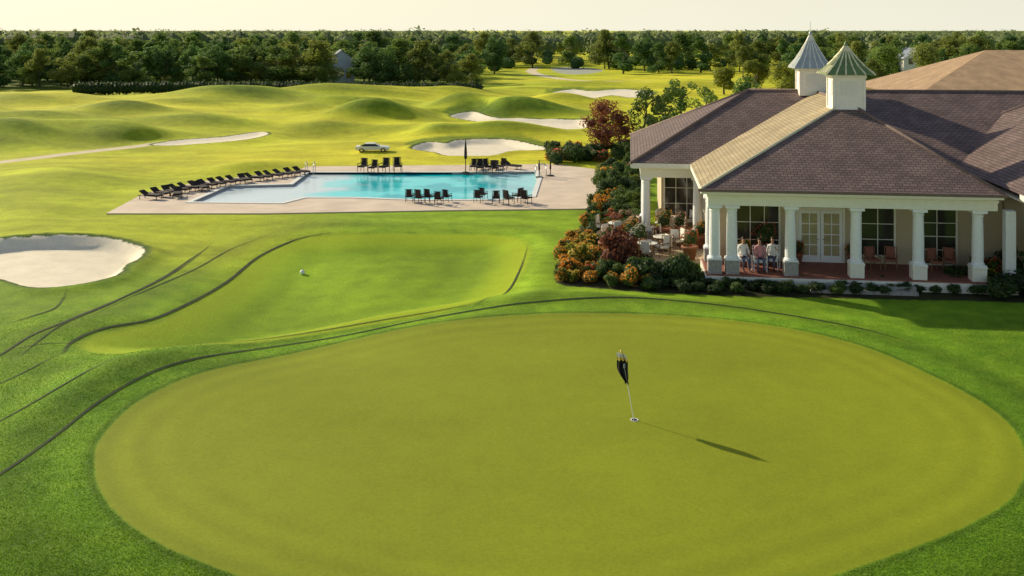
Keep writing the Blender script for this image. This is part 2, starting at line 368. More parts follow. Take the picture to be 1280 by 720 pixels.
sG=mth('ADD',sG0,mr(nedge,0,1,-0.04,0.04))
ring=mth('SINE',mth('MULTIPLY',mth('ADD',sG0,mr(nmid,0,1,-.15,.15)),6.8)); ringf=mr(sG0,-3.2,-0.2,0.0,0.075)
rr=mth('ADD',1.0,mth('MULTIPLY',ring,ringf))
gf=mth('MULTIPLY',mr(nbig,0.3,0.7,0.91,1.09),mth('MULTIPLY',mr(nmid,0.3,0.7,0.95,1.05),mr(nfin,0.3,0.7,0.85,1.15)))
gf=mth('MULTIPLY',gf,rr); gf=mth('MULTIPLY',gf,mr(nblade,0.3,0.7,0.88,1.12)); gf=mth('MULTIPLY',gf,mr(nstr,0.3,0.7,0.96,1.04))
greenc=scale((0.258,0.295,0.016),gf)
edgeb=mix(mr(sG0,-0.9,-0.05,0,0.25,True),greenc,scale((0.19,0.26,0.012),gf))
isg=mr(sG,-0.05,0.04,1,0,True)
col=mix(mr(mth('ABSOLUTE',mth('ADD',sG,-0.12)),0.0,0.16,0.5,0,True),col,scale((0.05,0.11,0.01),f))
col=mix(isg,col,edgeb)
col=mix(mr(mth('ADD',attr('sd_bed').outputs['Fac'],mr(nedge,0,1,-0.2,0.2)),-0.1,0.1,1,0,True),col,scale((0.045,0.045,0.018),f))
sandf=mth('MULTIPLY',mr(nmid,0.3,0.7,0.9,1.08),mr(nfin,0.3,0.7,0.9,1.1))
col=mix(mr(mth('ADD',attr('sd_path').outputs['Fac'],mr(nmid,0,1,-0.3,0.3)),-0.2,0.2,1,0,True),col,scale((0.78,0.66,0.46),sandf))
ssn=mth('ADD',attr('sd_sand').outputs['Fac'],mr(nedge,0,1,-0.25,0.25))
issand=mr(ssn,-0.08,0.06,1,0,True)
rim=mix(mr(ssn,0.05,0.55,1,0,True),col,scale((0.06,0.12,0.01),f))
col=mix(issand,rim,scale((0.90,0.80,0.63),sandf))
col=mix(mr(attr('sd_pond').outputs['Fac'],-0.5,0.5,1,0,True),col,scale((0.45,0.46,0.38),sandf))
L.new(col,b.inputs['Base Color']); b.inputs['Roughness'].default_value=0.85; b.inputs['Specular IOR Level'].default_value=0.15
bp=N.new('ShaderNodeBump'); bp.inputs['Distance'].default_value=0.05
bs=mth('MULTIPLY',mr(isg,0,1,0.8,0.12),mr(issand,0,1,1,0.5)); L.new(bs,bp.inputs['Strength'])
L.new(mth('ADD',nfin,mth('ADD',mth('MULTIPLY',nblade,0.5),mth('MULTIPLY',nmid,1.2))),bp.inputs['Height']); L.new(bp.outputs[0],b.inputs['Normal'])
me.materials.append(m)
# ---------------------------------------------------------------- mowing lines
m,nt,b=mat('mowing_edge'); N=nt.nodes; L=nt.links
geo=N.new('ShaderNodeNewGeometry')
uv=N.new('ShaderNodeUVMap'); uv.uv_map='UVMap'; sx=N.new('ShaderNodeSeparateXYZ'); L.new(uv.outputs[0],sx.inputs[0])
d=mth('ABSOLUTE',mth('SUBTRACT',sx.outputs[0],0.5)); n1=noise(9,4,0.7).outputs['Fac']; n2=noise(0.5,2).outputs['Fac']
al=mth('MULTIPLY',mr(mth('ADD',d,mr(n1,0.2,0.8,-0.10,0.10)),0.25,0.49,1,0,True),mr(n2,0.3,0.6,0.78,0.98))
al=mth('MULTIPLY',al,mr(sx.outputs[1],0,1,0,1))
b.inputs['Base Color'].default_value=(0.010,0.024,0.004,1); b.inputs['Roughness'].default_value=0.95
tr=N.new('ShaderNodeBsdfTransparent'); ms=N.new('ShaderNodeMixShader'); L.new(al,ms.inputs[0]); L.new(tr.outputs[0],ms.inputs[1]); L.new(b.outputs[0],ms.inputs[2]); L.new(ms.outputs[0],N['Material Output'].inputs[0])
M_line=m
def ground_ribbon(name,pxs,width,lift=0.016):
    P=catmull([G(*p) for p in pxs],14); n=len(P)
    T=np.gradient(P,axis=0); T/=np.linalg.norm(T,axis=1)[:,None]; Nn=np.stack([-T[:,1],T[:,0]],1)
    vs=[];fs=[]
    K=4
    for k in range(K+1):
        q=P+Nn*(k/K-0.5)*width; zz=H(q[:,0],q[:,1],False)+lift+0.01*(width)
        for i in range(n): vs.append((q[i,0],q[i,1],zz[i])); 
    for k in range(K):
        for i in range(n-1): fs.append((k*n+i+1,k*n+i,(k+1)*n+i,(k+1)*n+i+1))
    o=mesh_obj(name,vs,fs,M_line); me=o.data; ul=me.uv_layers.new(name='UVMap')
    for l in me.loops:
        vi=l.vertex_index; k=vi//n; i=vi%n; e=min(1,min(i,n-1-i)/16)
        ul.data[l.index].uv=(k/K,e)
    tag(o,kind='structure'); return o
for pts,wd in LINES: ground_ribbon('mowing_line',pts,wd)
# ---------------------------------------------------------------- grass blades (near rough)
nb=200000
py_=rng.uniform(400,760,nb*2); px_=rng.uniform(-120,1400,nb*2)
Yb=CH*F/(py_-HZ); Xb=(px_-640)/F*Yb
sgb=sdist(PG,Xb,Yb)
ok=(sgb>0.03)&(sdist(PLOW,Xb,Yb)>0.1)&(sdist(BED,Xb,Yb)>0.1)
Xb=Xb[ok][:nb];Yb=Yb[ok][:nb];sgb=sgb[ok][:nb]
ok=np.ones(len(Xb),bool)
for pts,wd in LINES: ok&=linedist(catmull([G(*p) for p in pts],3),Xb,Yb)>wd*0.5+.03
Xb=Xb[ok];Yb=Yb[ok];sgb=sgb[ok]; nb=len(Xb); Zb=H(Xb,Yb)
ang=rng.uniform(0,2*math.pi,nb); ht=rng.uniform(0.015,0.036,nb); wdt=rng.uniform(0.005,0.010,nb)*1.3
ln=rng.normal(0,0.022,(nb,2))
c,s=np.cos(ang)*wdt,np.sin(ang)*wdt
v=np.zeros((nb,3,3)); v[:,0]=np.stack([Xb-c,Yb-s,Zb-0.004],1); v[:,1]=np.stack([Xb+c,Yb+s,Zb-0.004],1); v[:,2]=np.stack([Xb+ln[:,0],Yb+ln[:,1],Zb+ht],1)
gm=bpy.data.meshes.new('grass'); gm.vertices.add(nb*3); gm.vertices.foreach_set('co',v.astype(np.float32).ravel())
gm.loops.add(nb*3); gm.loops.foreach_set('vertex_index',np.arange(nb*3,dtype=np.int32)); gm.polygons.add(nb); gm.polygons.foreach_set('loop_start',np.arange(0,nb*3,3,dtype=np.int32)); gm.update(calc_edges=True)
lv_=np.clip(rng.uniform(0,.6,nb)+0.30*np.sin(sgb*2.6)*np.clip(1-sgb/7,0,1)+.12,0,1)
la=gm.attributes.new('leaf','FLOAT','POINT'); la.data.foreach_set('value',np.repeat(lv_,3).astype(np.float32))
gm.materials.append(leafmat('grass_blade',(0.09,0.20,0.010),(0.27,0.42,0.022),0.45,0.4))
go=bpy.data.objects.new('grass',gm); add(go); tag(go,kind='stuff')
# ---------------------------------------------------------------- foliage
def leafy(name,blobs,n,size,mats,seed=0,flower=0.0,hull=0.6,trunkdata=None,parent=None,link=True,clus=False):
    r=np.random.default_rng(seed); B=np.array(blobs,float)
    area=B[:,3]*B[:,4]+B[:,5]*B[:,3]; pr=area/area.sum(); idx=r.choice(len(B),n,p=pr)
    d=r.normal(size=(n,3)); d/=np.linalg.norm(d,axis=1)[:,None]
    rad=1-np.abs(r.normal(0,0.16,n)); rad=np.clip(rad+0.10*np.sin(d[:,0]*5+idx)*np.sin(d[:,1]*6+idx*2)+0.08*np.sin(d[:,2]*9+idx),0.3,1.2)
    c=B[idx,:3]+d*B[idx,3:6]*rad[:,None]
    nrm=d+r.normal(0,0.6,(n,3)); nrm/=np.linalg.norm(nrm,axis=1)[:,None]
    a=np.cross(nrm,r.normal(size=(n,3))); a/=np.linalg.norm(a,axis=1)[:,None]; bb=np.cross(nrm,a)
    s=size*r.uniform(0.5,1.25,n)[:,None]
    V=np.stack([c-a*s*.5,c-bb*s*.32,c+a*s*.5+nrm*s*.15,c+bb*s*.32],1).reshape(-1,3)
    Fc=[(4*i,4*i+1,4*i+2,4*i+3) for i in range(n)]
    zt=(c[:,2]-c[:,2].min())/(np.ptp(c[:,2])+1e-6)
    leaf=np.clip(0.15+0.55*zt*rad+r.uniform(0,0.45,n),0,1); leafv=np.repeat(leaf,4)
    mi=np.zeros(n,int)
    if flower>0:
        patch=np.sin(c[:,0]*7+seed)*np.sin(c[:,1]*8+seed*2)+np.sin(c[:,2]*9+seed)*.5
        mi[(r.random(n)<flower)&(rad>0.82)&(patch>-.45)]=1
    V=V.tolist(); mi=mi.tolist(); leafv=leafv.tolist()
    if hull>0:
        bm=bmesh.new(); bmesh.ops.create_icosphere(bm,subdivisions=1,radius=1.0)
        hv=[tuple(v.co) for v in bm.verts]; hf=[tuple(v.index for v in f.verts) for f in bm.faces]; bm.free()
        for bl in B:
            base=len(V); V+=[(bl[0]+q[0]*bl[3]*hull,bl[1]+q[1]*bl[4]*hull,bl[2]+q[2]*bl[5]*hull) for q in hv]
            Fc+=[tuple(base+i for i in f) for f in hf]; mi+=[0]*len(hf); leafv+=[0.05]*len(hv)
    if trunkdata is not None:
        base=len(V); V+=trunkdata.v; Fc+=[tuple(base+i for i in f) for f in trunkdata.f]; mi+=[len(mats)-1]*len(trunkdata.f); leafv+=[0]*len(trunkdata.v)
    me=bpy.data.meshes.new(name); me.from_pydata(V,[],Fc)
    for mm in mats: me.materials.append(mm)
    me.polygons.foreach_set('material_index',mi)
    la=me.attributes.new('leaf','FLOAT','POINT'); la.data.foreach_set('value',np.array(leafv,np.float32))
    me.update(); o=bpy.data.objects.new(name,me)
    if link: add(o,parent)
    return o
def trunk_mb(h,r,seed,limbs=5,spread=1.6):
    rr=random.Random(seed); t=MB(); p=Vector((0,0,-0.1)); 
    segs=4; tops=[]
    for i in range(segs):
        q=Vector((rr.uniform(-.12,.12)*h*0.3,rr.uniform(-.12,.12)*h*0.3,h*(i+1)/segs)); t.tube(p,q,r*(1-i/segs*0.6),r*(1-(i+1)/segs*0.6)); 
        if i>=1:
            for k in range(limbs//2):
                a=rr.uniform(0,6.28); e=q+Vector((math.cos(a)*spread,math.sin(a)*spread,spread*rr.uniform(.5,1))); t.tube(q,e,r*.4,r*.12,6); tops.append(e)
        p=q
    tops.append(p); return t,tops
forest_src=[]
for k in range(12):
    rr=random.Random(100+k); t,_=trunk_mb(5.0,0.16,k,6,1.6); bl=[]
    kind=k%3; conif=(k in (4,10))
    for i in range(rr.randint(15,20)):
        zz=rr.uniform(0.9,8.9); w=(1.0 if kind!=1 else 0.75)*min(1.0,(9.9-zz)/4.5)
        if conif: zz=rr.uniform(.8,9.4); w=.75*(1-zz/10.5)
        a=rr.uniform(0,6.28); d=rr.uniform(0.3,2.9)*w; R=rr.uniform(0.8,1.6)*(0.55+0.5*w)
        if conif: R*=.75
        bl.append((math.cos(a)*d,math.sin(a)*d,zz,R,R,R*rr.uniform(.7,1.0)))
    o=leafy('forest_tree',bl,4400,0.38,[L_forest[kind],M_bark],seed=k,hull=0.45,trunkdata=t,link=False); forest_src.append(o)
def HOUSEGAP(px,Y): 
    if 600<px<965 and Y<232: return True
    if 640<px<775 and Y<262: return True
    return (Y<199 and (413<px<443 or 1125<px<1178))
def put_forest(n,y0,y1,x0f,x1f,hmin,hmax):
    for i in range(n):
        Y=random.uniform(y0,y1); Xf=x0f+(x1f-x0f)*(i+random.uniform(-.5,.5))/n; X=(Xf-640)/F*Y
        if HOUSEGAP(640+X/Y*F,Y): continue
        s=random.choice(forest_src); o=s.copy(); COL.objects.link(o)
        hh=random.uniform(hmin,hmax)/9.8; ww=hh*random.uniform(1.0,1.7)
        o.location=(X,Y,Hs(X,Y)); o.rotation_euler=(0,0,random.uniform(0,6.28)); o.scale=(ww,ww,hh)
        o['label']='leafy green woodland tree at the course edge'; o['category']='tree'; o['group']='trees along the edge of the wood'
put_forest(46,184,195,-140,600,4.5,9.6)
put_forest(66,196,210,-160,1440,5.0,10.4)
put_forest(52,215,235,-160,1440,7.0,10.6)
put_forest(62,236,258,-160,1440,7.6,11.0)
put_forest(48,264,290,-160,1440,8.6,11.6)
put_forest(12,145,165,985,1330,4.5,7)
bl=[]
for i in range(900):
    t=random.random(); Y=300+1100*t*t; X=random.uniform(-0.8,0.8)*Y; R=random.uniform(2.6,5.5)*(1+1.2*t)
    bl.append((X,Y,random.uniform(5.4,7.0)-0.4*t,R,R,random.uniform(2.6,4.2)+.9*random.random()))
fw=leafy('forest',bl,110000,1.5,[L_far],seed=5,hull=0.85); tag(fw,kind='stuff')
bl=[]
for i in range(520):
    Y=random.uniform(200,292); X=random.uniform(-0.7,0.75)*Y
    if HOUSEGAP(640+X/Y*F,Y-8): continue
    R=random.uniform(1.6,3.2); bl.append((X,Y,random.uniform(1,4.2),R,R,random.uniform(1.5,2.8)))
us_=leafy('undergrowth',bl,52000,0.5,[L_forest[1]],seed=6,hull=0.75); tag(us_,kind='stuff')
x0,y0=G(95,118); x1,y1=G(600,117)
bl=[]; nH=120
for i in range(nH):
    t=i/(nH-1); X=x0+(x1-x0)*t; Y=y0+(y1-y0)*t+2*math.sin(t*5); bl.append((X-x0,Y-y0,0.9+0.1*math.sin(i*1.3),0.75,1.4,random.uniform(1.0,1.3)))
hd=leafy('hedge',bl,16000,0.35,[L_dark],seed=8,hull=0.85); hd.location=(x0,y0,Hs(x0,y0)); tag(hd,'long dark clipped green hedge across the golf course','hedge')
def tree(name,px,py,h,cr,leafm,seed,label,cat='tree',dense=3600,lsize=0.22,airy=False):
    X,Y=G(px,py); e=empty(name,(X,Y,Hs(X,Y)),0,label,cat)
    t,tops=trunk_mb(h*(0.7 if airy else 0.5),0.05*cr+0.05,seed,6,cr*0.45); t.obj('trunk',M_bark,e)
    rr=random.Random(seed); bl=[]
    for i in range(15 if airy else 11):
        zz=rr.uniform(0.30,0.92)*h; w=1-abs(zz/h-0.55)*1.4; a=rr.uniform(0,6.28); d=rr.uniform(0.2,0.85)*cr*w
        R=cr*(rr.uniform(.18,.32) if airy else rr.uniform(.3,.48)); bl.append((math.cos(a)*d,math.sin(a)*d,zz,R,R,R*.8))
    leafy('crown',bl,2400 if airy else dense,lsize,[leafm],seed=seed,hull=0.0 if airy else 0.45,parent=e); return e
tree('ornamental_tree',754,196,5.0,2.7,L_red,21,'broad reddish brown tree beside the pool hedge')
tree('ornamental_tree',806,192,6.0,2.2,L_shrub,22,'slender green tree beside the clubhouse roof',airy=True)
tree('ornamental_tree',830,188,6.0,2.0,L_shrub,27,'thin airy green tree behind the clubhouse',airy=True)
tree('ornamental_tree',852,184,6.6,2.3,L_forest[1],23,'olive green tree behind the clubhouse',airy=True)
tree('ornamental_tree',882,178,6.0,2.2,L_forest[0],24,'yellow green tree behind the clubhouse',airy=True)
tree('ornamental_tree',935,160,5.6,2.8,L_forest[1],25,'low broad green tree behind the clubhouse roof')
tree('ornamental_tree',985,140,6.2,3.0,L_lime,26,'lime green tree behind the cupolas')
for i,(px,py,h,cr) in enumerate([(1105,118,7.4,4.4),(1160,112,8,4.4),(945,112,5.5,3.5),(1215,110,8,4),(1010,112,6,4),(905,118,4.5,3)]):
    tree('parkland_tree',px,py,h,cr,[L_forest[0],L_forest[2],L_lime][i%3],40+i,'rounded green tree on the far fairway',lsize=0.4)
# ---------------------------------------------------------------- shrubs
def shrub_src(name,mats,seed,flower,n=950,size=0.11,tall=1.0):
    rr=random.Random(seed); bl=[(0,0,0.34*tall,0.40,0.40,0.36*tall)]
    for i in range(8):
        a=rr.uniform(0,6.28); d=rr.uniform(.15,.34); R=rr.uniform(.17,.27); bl.append((math.cos(a)*d,math.sin(a)*d,rr.uniform(.18,.66)*tall,R,R,R*.9*tall))
    return leafy(name,bl,n,size,mats,seed=seed,flower=flower,hull=0.72,link=False)
SH={'g':[(shrub_src('shrub',[L_shrub],i,0),'rounded green shrub in the planting bed','shrub') for i in (1,2,3)],
 'd':[(shrub_src('shrub',[L_dark],i+5,0),'low dark green shrub in the planting bed','shrub') for i in (1,2,3)],
 'r':[(shrub_src('shrub',[L_red],i+9,0),'dark red leaved shrub in the planting bed','shrub') for i in (1,2)],
 'l':[(shrub_src('shrub',[L_lime],13,0),'yellow green shrub in the planting bed','shrub')],
 'o':[(shrub_src('flowering_shrub',[L_shrub,L_or],i+14,0.8,1200,.115),'shrub covered in orange flowers in the bed','shrub') for i in (1,2,3)],
 'y':[(shrub_src('flowering_shrub',[L_lime,L_yl],i+24,0.65,1200,.115),'shrub covered in yellow flowers in the bed','shrub') for i in (1,2)],
 'f':[(shrub_src('flowering_shrub',[L_shrub,L_rd],i+17,0.65,1200,.115),'shrub with red flowers in the planting bed','shrub') for i in (1,2)],
 'p':[(shrub_src('flowering_shrub',[L_shrub,L_pk],20,0.5),'shrub with pink flowers in the planting bed','shrub')],
 'w':[(shrub_src('flowering_shrub',[L_shrub,L_wh],21,0.4),'shrub with white flowers in the planting bed','shrub')]}
def shrub(kind,X,Y,s,sz=None,z=0):
    src,lab,cat=random.choice(SH[kind]); o=src.copy(); COL.objects.link(o)
    o.location=(X,Y,z); o.rotation_euler=(0,0,random.uniform(0,6.28)); o.scale=(s*random.uniform(.85,1.2),s,sz or s*random.uniform(.7,1.1)); tag(o,lab,cat,'shrubs in the clubhouse planting beds')
def scatter(pxpoly,n,kinds,smin,smax,flat=None):
    P=poly(pxpoly,False); lo=P.min(0);hi=P.max(0); placed=[]; tries=0
    while len(placed)<n and tries<4000:
        tries+=1; X=random.uniform(lo[0],hi[0]);Y=random.uniform(lo[1],hi[1])
        if sdist(P,np.array([X]),np.array([Y]))[0]>-0.1: continue
        s=random.uniform(smin,smax)
        if any((X-a)**2+(Y-c)**2<(0.38*(s+r))**2 for a,c,r in placed): continue
        kk=kinds[int((math.sin(X*1.7+Y*.9)*.5+.5+random.uniform(-.28,.28))*len(kinds))%len(kinds)]
        placed.append((X,Y,s)); shrub(kk,X,Y,s,s*flat if flat else None)
scatter([(697,354),(697,330),(715,300),(738,300),(750,330),(750,356)],46,'oyoofoyo',0.55,0.95)
scatter([(738,300),(730,280),(738,262),(775,268),(770,310),(800,340),(830,366),(752,358)],48,'dgooggdfrgo',0.65,1.2)
scatter([(738,262),(752,236),(748,214),(790,205),(806,262),(775,275)],56,'gdodggdglogf',0.8,1.5)
scatter([(780,262),(800,256),(812,292),(805,325),(770,330)],20,'gdpgdo',0.8,1.4)
scatter([(800,340),(870,348),(1000,356),(1290,356),(1290,370),(1000,369),(850,367),(800,362)],125,'dddg',0.6,0.85,0.75)
for k,px,py,s in [('r',778,338,2.3),('g',768,240,2.0),('d',845,354,1.7),('g',742,288,1.5),('d',803,352,1.7),('d',1265,352,2.3),('y',1248,358,1.3),('f',1234,354,1.3),('d',1195,354,1.3),('d',1275,368,2.1),('o',758,258,1.3),('r',752,262,1.3),('d',790,300,1.6),('d',822,354,1.6),('g',1218,354,1.5),('d',1290,360,2.4),('d',1248,372,1.4),('o',712,345,1.2),('y',722,330,1.2),('g',862,352,1.3)]:
    X,Y=G(px,py); shrub(k,X,Y,s)
scatter([(690,206),(790,200),(792,190),(680,194)],34,'dgfdg',1.2,2.0)
# ---------------------------------------------------------------- clubhouse
O=(8.1,41.1,0.0); ROT=math.radians(-7)
club=empty('clubhouse',O,ROT,'cream clubhouse with white columned porch, brown hipped roofs and cupolas','building')
CR,SR=math.cos(ROT),math.sin(ROT)
def Wd(u,v): return (O[0]+u*CR-v*SR, O[1]+u*SR+v*CR)
def roof(name,polys,mats,parent,thick=None):
    vs=[];fs=[];uvs=[]
    for P in polys:
        b0=len(vs); vs+=P; fs.append(tuple(range(b0,b0+len(P))))
        a,b_,c=[Vector(p) for p in P[:3]]; n=(b_-a).cross(c-a).normalized()
        if n.z<0: n=-n
        e=Vector((0,0,1)).cross(n)
        if e.length<1e-4: e=Vector((1,0,0))
        e.normalize(); s=n.cross(e)
        uvs+=[(Vector(p).dot(e),Vector(p).dot(s)) for p in P]
    o=mesh_obj(name,vs,fs,mats,parent); ul=o.data.uv_layers.new(name='UVMap')
    for l in o.data.loops: ul.data[l.index].uv=uvs[l.vertex_index]
    return o
def caps(lines,parent,name='ridge_cap',r=0.09,m=None):
    t=MB()
    for p,q in lines: t.tube(p,q,r,r,6)
    o=t.obj(name,m or M_cap,parent,smooth=True); return o
def fascia(parent,segs,z,t=0.24,w=0.06,soff=None):
    mb=MB()
    for (p,q) in segs:
        p=Vector((*p,0));q=Vector((*q,0));d=(q-p).normalized();n=Vector((-d.y,d.x,0))*w
        vs=[p+Vector((0,0,z-t)),q+Vector((0,0,z-t)),q+n+Vector((0,0,z-t)),p+n+Vector((0,0,z-t)),p+Vector((0,0,z-.004)),q+Vector((0,0,z-.004)),q+n+Vector((0,0,z-.004)),p+n+Vector((0,0,z-.004))]
        mb.addm(vs,[(3,2,1,0),(4,5,6,7),(0,1,5,4),(1,2,6,5),(2,3,7,6),(3,0,4,7)])
    if soff: u0,u1,v0,v1,zz=soff; mb.box(u0,u1,v0,v1,zz-0.05,zz)
    return mb.obj('fascia',M_trim,parent)
ZE=4.2
uA,uR=7.4,12.3; zA=7.5; vb=14.1
rp=roof('roof',[[(0,0,ZE),(uR,0,ZE),(uA,6.5,zA)],[(uR,0,ZE),(uR,vb,ZE),(uA,vb,zA),(uA,6.5,zA)]],M_roof,club)
rp['label']='brown shingled hipped roof over the columned porch'
rp=roof('roof',[[(0,vb,ZE),(0,0,ZE),(uA,6.5,zA),(uA,vb,zA)]],M_roof_sunlit,club); rp['label']='side slope of the porch roof, sunlight painted in as pale tan'
caps([((0,0,ZE),(uA,6.5,zA))],club,m=M_seam,r=.07)
caps([((uR,0,ZE),(uA,6.5,zA)),((uA,6.5,zA),(uA,vb,zA))],club)
gt=MB(); gt.box(-.13,uR+.13,-.13,-.005,ZE-.13,ZE+.0); gt.obj('gutter',M_cap,club,bevel=.03)
fascia(club,[((0,0.0),(uR,0.0)),((0.0,vb),(0.0,0.065)),((uR,0.065),(uR,vb))],ZE,soff=(0.07,uR-0.07,0.07,7.9,ZE-0.2))
mu0,mu1,mv0,mv1=-3.0,28.0,7.5,20.9; zr=7.56
rm=roof('roof',[[(mu0,mv0,ZE),(mu1,mv0,ZE),(mu1-6.7,14.2,zr),(3.7,14.2,zr)],[(mu0,mv1,ZE),(mu0,mv0,ZE),(3.7,14.2,zr)],[(mu1,mv1,ZE),(mu0,mv1,ZE),(3.7,14.2,zr),(mu1-6.7,14.2,zr)],[(mu1,mv0,ZE),(mu1,mv1,ZE),(mu1-6.7,14.2,zr)]],M_roof,club)
rm['label']='long brown shingled hipped main roof'
caps([((mu0,mv0,ZE),(3.7,14.2,zr)),((mu0,mv1,ZE),(3.7,14.2,zr)),((3.7,14.2,zr),(mu1-6.7,14.2,zr))],club)
fascia(club,[((mu0,mv0),(0.0,mv0)),((mu0,mv1),(mu0,mv0+.065)),((mu1,mv1),(mu0,mv1))],ZE,soff=(mu0+.07,mu1-.1,mv0+.07,mv1-.07,ZE-0.23))
wu0,wu1,wv0,wv1=12.9,25.0,-1.0,16.0; zw=7.9
roof('roof',[[(wu0,wv0,ZE+.02),(wu1,wv0,ZE+.02),((wu0+wu1)/2,5.0,zw)],[(wu0,wv1,ZE+.02),(wu0,wv0,ZE+.02),((wu0+wu1)/2,5.0,zw),((wu0+wu1)/2,10,zw)],[(wu1,wv0,ZE+.02),(wu1,wv1,ZE+.02),((wu0+wu1)/2,10,zw),((wu0+wu1)/2,5,zw)],[(wu1,wv1,ZE+.02),(wu0,wv1,ZE+.02),((wu0+wu1)/2,10,zw)]],M_roof,club)
caps([((wu0,wv0,ZE+.02),((wu0+wu1)/2,5,zw)),(((wu0+wu1)/2,5,zw),((wu0+wu1)/2,10,zw)),((wu0,wv1,ZE+.02),((wu0+wu1)/2,10,zw))],club)
fascia(club,[((wu0,wv0),(wu1,wv0)),((wu0,0.0),(wu0,wv0+.065))],ZE+.02,soff=(wu0+.07,wu1-.1,wv0+.07,wv1-.07,ZE-0.26))
mb=MB(); mb.box(0.95,13.4,3.2,7.9,0.3,3.98); o=mb.obj('wall',M_cream,club)
mb=MB(); mb.box(0.93,26.6,7.905,20,0,3.94); mb.obj('wall',M_cream,club)
mb=MB(); mb.box(-1.3,0.925,12.2,20,0,3.94); mb.obj('wall',M_cream,club)
mb=MB(); mb.box(13.45,24.3,-0.25,7.9,0,3.90); mb.obj('wall',M_cream,club)
mb=MB(); mb.box(0.25,12.9,0.3,3.19,0,0.45); mb.obj('porch_floor',M_brick,club,bevel=0.02)
mb=MB(); mb.box(0.20,12.95,0.235,0.295,0,0.40); mb.box(0.19,0.245,0.3,3.1,0,0.40); mb.obj('porch_skirt',M_trim,club)
mb=MB(); mb.box(4.5,8.8,-0.12,0.23,0,0.28); mb.box(4.5,8.8,-0.45,-0.125,0,0.14); mb.obj('step',M_stone,club,bevel=0.01)
mb=MB(); mb.box(0.32,12.2,0.42,0.98,3.42,3.94); mb.box(0.28,12.24,0.38,1.02,3.76,3.85); mb.obj('beam',M_trim,club,bevel=0.01)
mb=MB(); mb.box(0.34,0.88,0.985,3.19,3.42,3.935); mb.obj('beam',M_trim,club,bevel=0.01)
mb=MB(); mb.box(-2.5,0.9,7.98,8.5,3.42,3.94); mb.box(-2.5,-1.98,8.505,12.2,3.42,3.935); mb.obj('beam',M_trim,club)
def column(u,v,z0,parent=club,ped=True,R=0.235,stone=True):
    e=MB(); ph=.60 if ped else 0; zb=z0+ph
    e.box(-.29,.29,-.29,.29,zb,zb+.07); e.lathe([(R*1.15,zb+.07),(R*1.15,zb+.12),(R*1.02,zb+.16)],n=20)
    H_=3.42
    e.lathe([(R,zb+.16),(R*1.0,zb+.9),(R*.90,H_-.3),(R*.98,H_-.28),(R*.98,H_-.24),(R*.92,H_-.22),(R*1.12,H_-.12)],n=20)
    e.box(-.30,.30,-.30,.30,H_-.12,H_-.003)
    o=e.obj('column',M_white,parent,loc=(u,v,0))
    if ped:
        p=MB(); p.box(-.29,.29,-.29,.29,z0,z0+ph-.06); p.box(-.32,.32,-.32,.32,z0+ph-.06,z0+ph-.004); p.obj('pedestal',M_stone if stone else M_trim,o,bevel=0.012)
for i,u in enumerate((0.62,1.36,3.83,6.55,9.1,11.49)): column(u,0.70,0.452,stone=i<3)
column(0.62,2.8,0.452)
for u,v in ((-2.2,8.3),(-2.2,11.9),(0.4,8.3)): column(u,v,0.06,ped=True,R=0.22)
def window(u,v,z0,w,h,face='f',nx=2,nz=3,glass=M_glass,name='window',door=False):
    fr=MB(); t=0.08; d=0.07
    fr.box(-w/2-t,-w/2,-d,0.05,-t if not door else 0,h+t); fr.box(w/2,w/2+t,-d,0.05,-t if not door else 0,h+t); fr.box(-w/2,w/2,-d,0.05,h,h+t)
    if not door: fr.box(-w/2,w/2,-d-.04,0.05,-t,0)
    for i in range(1,nx): x=-w/2+w*i/nx; fr.box(x-.018,x+.018,-.045,-.002,0,h)
    for i in range(1,nz): zz=h*i/nz; fr.box(-w/2,w/2,-.040,-.003,zz-.015,zz+.015)
    o=fr.obj(name,M_trim,club,loc=(u,v,z0))
    p=MB(); p.box(-w/2,w/2,-.018,.03,0.003,h-.003); p.obj('pane',glass,o)
    if face=='l': o.rotation_euler=(0,0,-math.pi/2)
    return o
def french_door(u,v,z0,w=0.95,h=2.35):
    for sgn in (-1,1):
        fr=MB(); x0=-w/2;x1=w/2
        fr.box(x0,x0+.13,-.06,.04,0,h);fr.box(x1-.13,x1,-.06,.04,0,h);fr.box(x0+.13,x1-.13,-.06,.04,h-.14,h);fr.box(x0+.13,x1-.13,-.06,.04,0,.3)
        fr.box(-.02,.02,-.05,-.005,.3,h-.14)
        for i in range(1,4): zz=.3+(h-.44)*i/4; fr.box(x0+.13,x1-.13,-.046,-.006,zz-.02,zz+.02)
        o=fr.obj('door',M_white,club,loc=(u+sgn*(w/2+.01),v,z0))
        p=MB(); p.box(x0+.13,x1-.13,-.02,.02,.3,h-.14); p.obj('pane',M_glassw,o)
        q=MB(); q.tube((-sgn*(w/2-.07),-.06,1.05),(-sgn*(w/2-.07),-.11,1.05),.015); q.tube((-sgn*(w/2-.07),-.11,1.05),(-sgn*(w/2-.17),-.11,1.05),.012); q.obj('handle',M_chrome,o)
    fr=MB(); W=w+.02; fr.box(-W-.1,-W,-.08,.05,0,h+.12); fr.box(W,W+.1,-.08,.05,0,h+.12); fr.box(-W,W,-.08,.05,h+.01,h+.12); fr.obj('door_frame',M_trim,club,loc=(u,v,z0))
french_door(5.55,3.19,0.452)
window(2.75,3.19,0.6,1.9,2.4,nx=3,nz=3)
window(8.05,3.19,0.85,1.4,2.1); window(10.6,3.19,0.55,1.6,2.4,nx=2,nz=4)
for v in (4.6,6.4): window(0.94,v,0.9,1.0,1.9,face='l')
window(14.3,-0.26,0.8,1.1,2.1); window(16.6,-0.26,0.8,1.1,2.1)
window(-0.2,12.19,0.5,1.8,2.6,nx=3); window(0.92,10.2,0.4,2.2,2.6,face='l',nx=3)
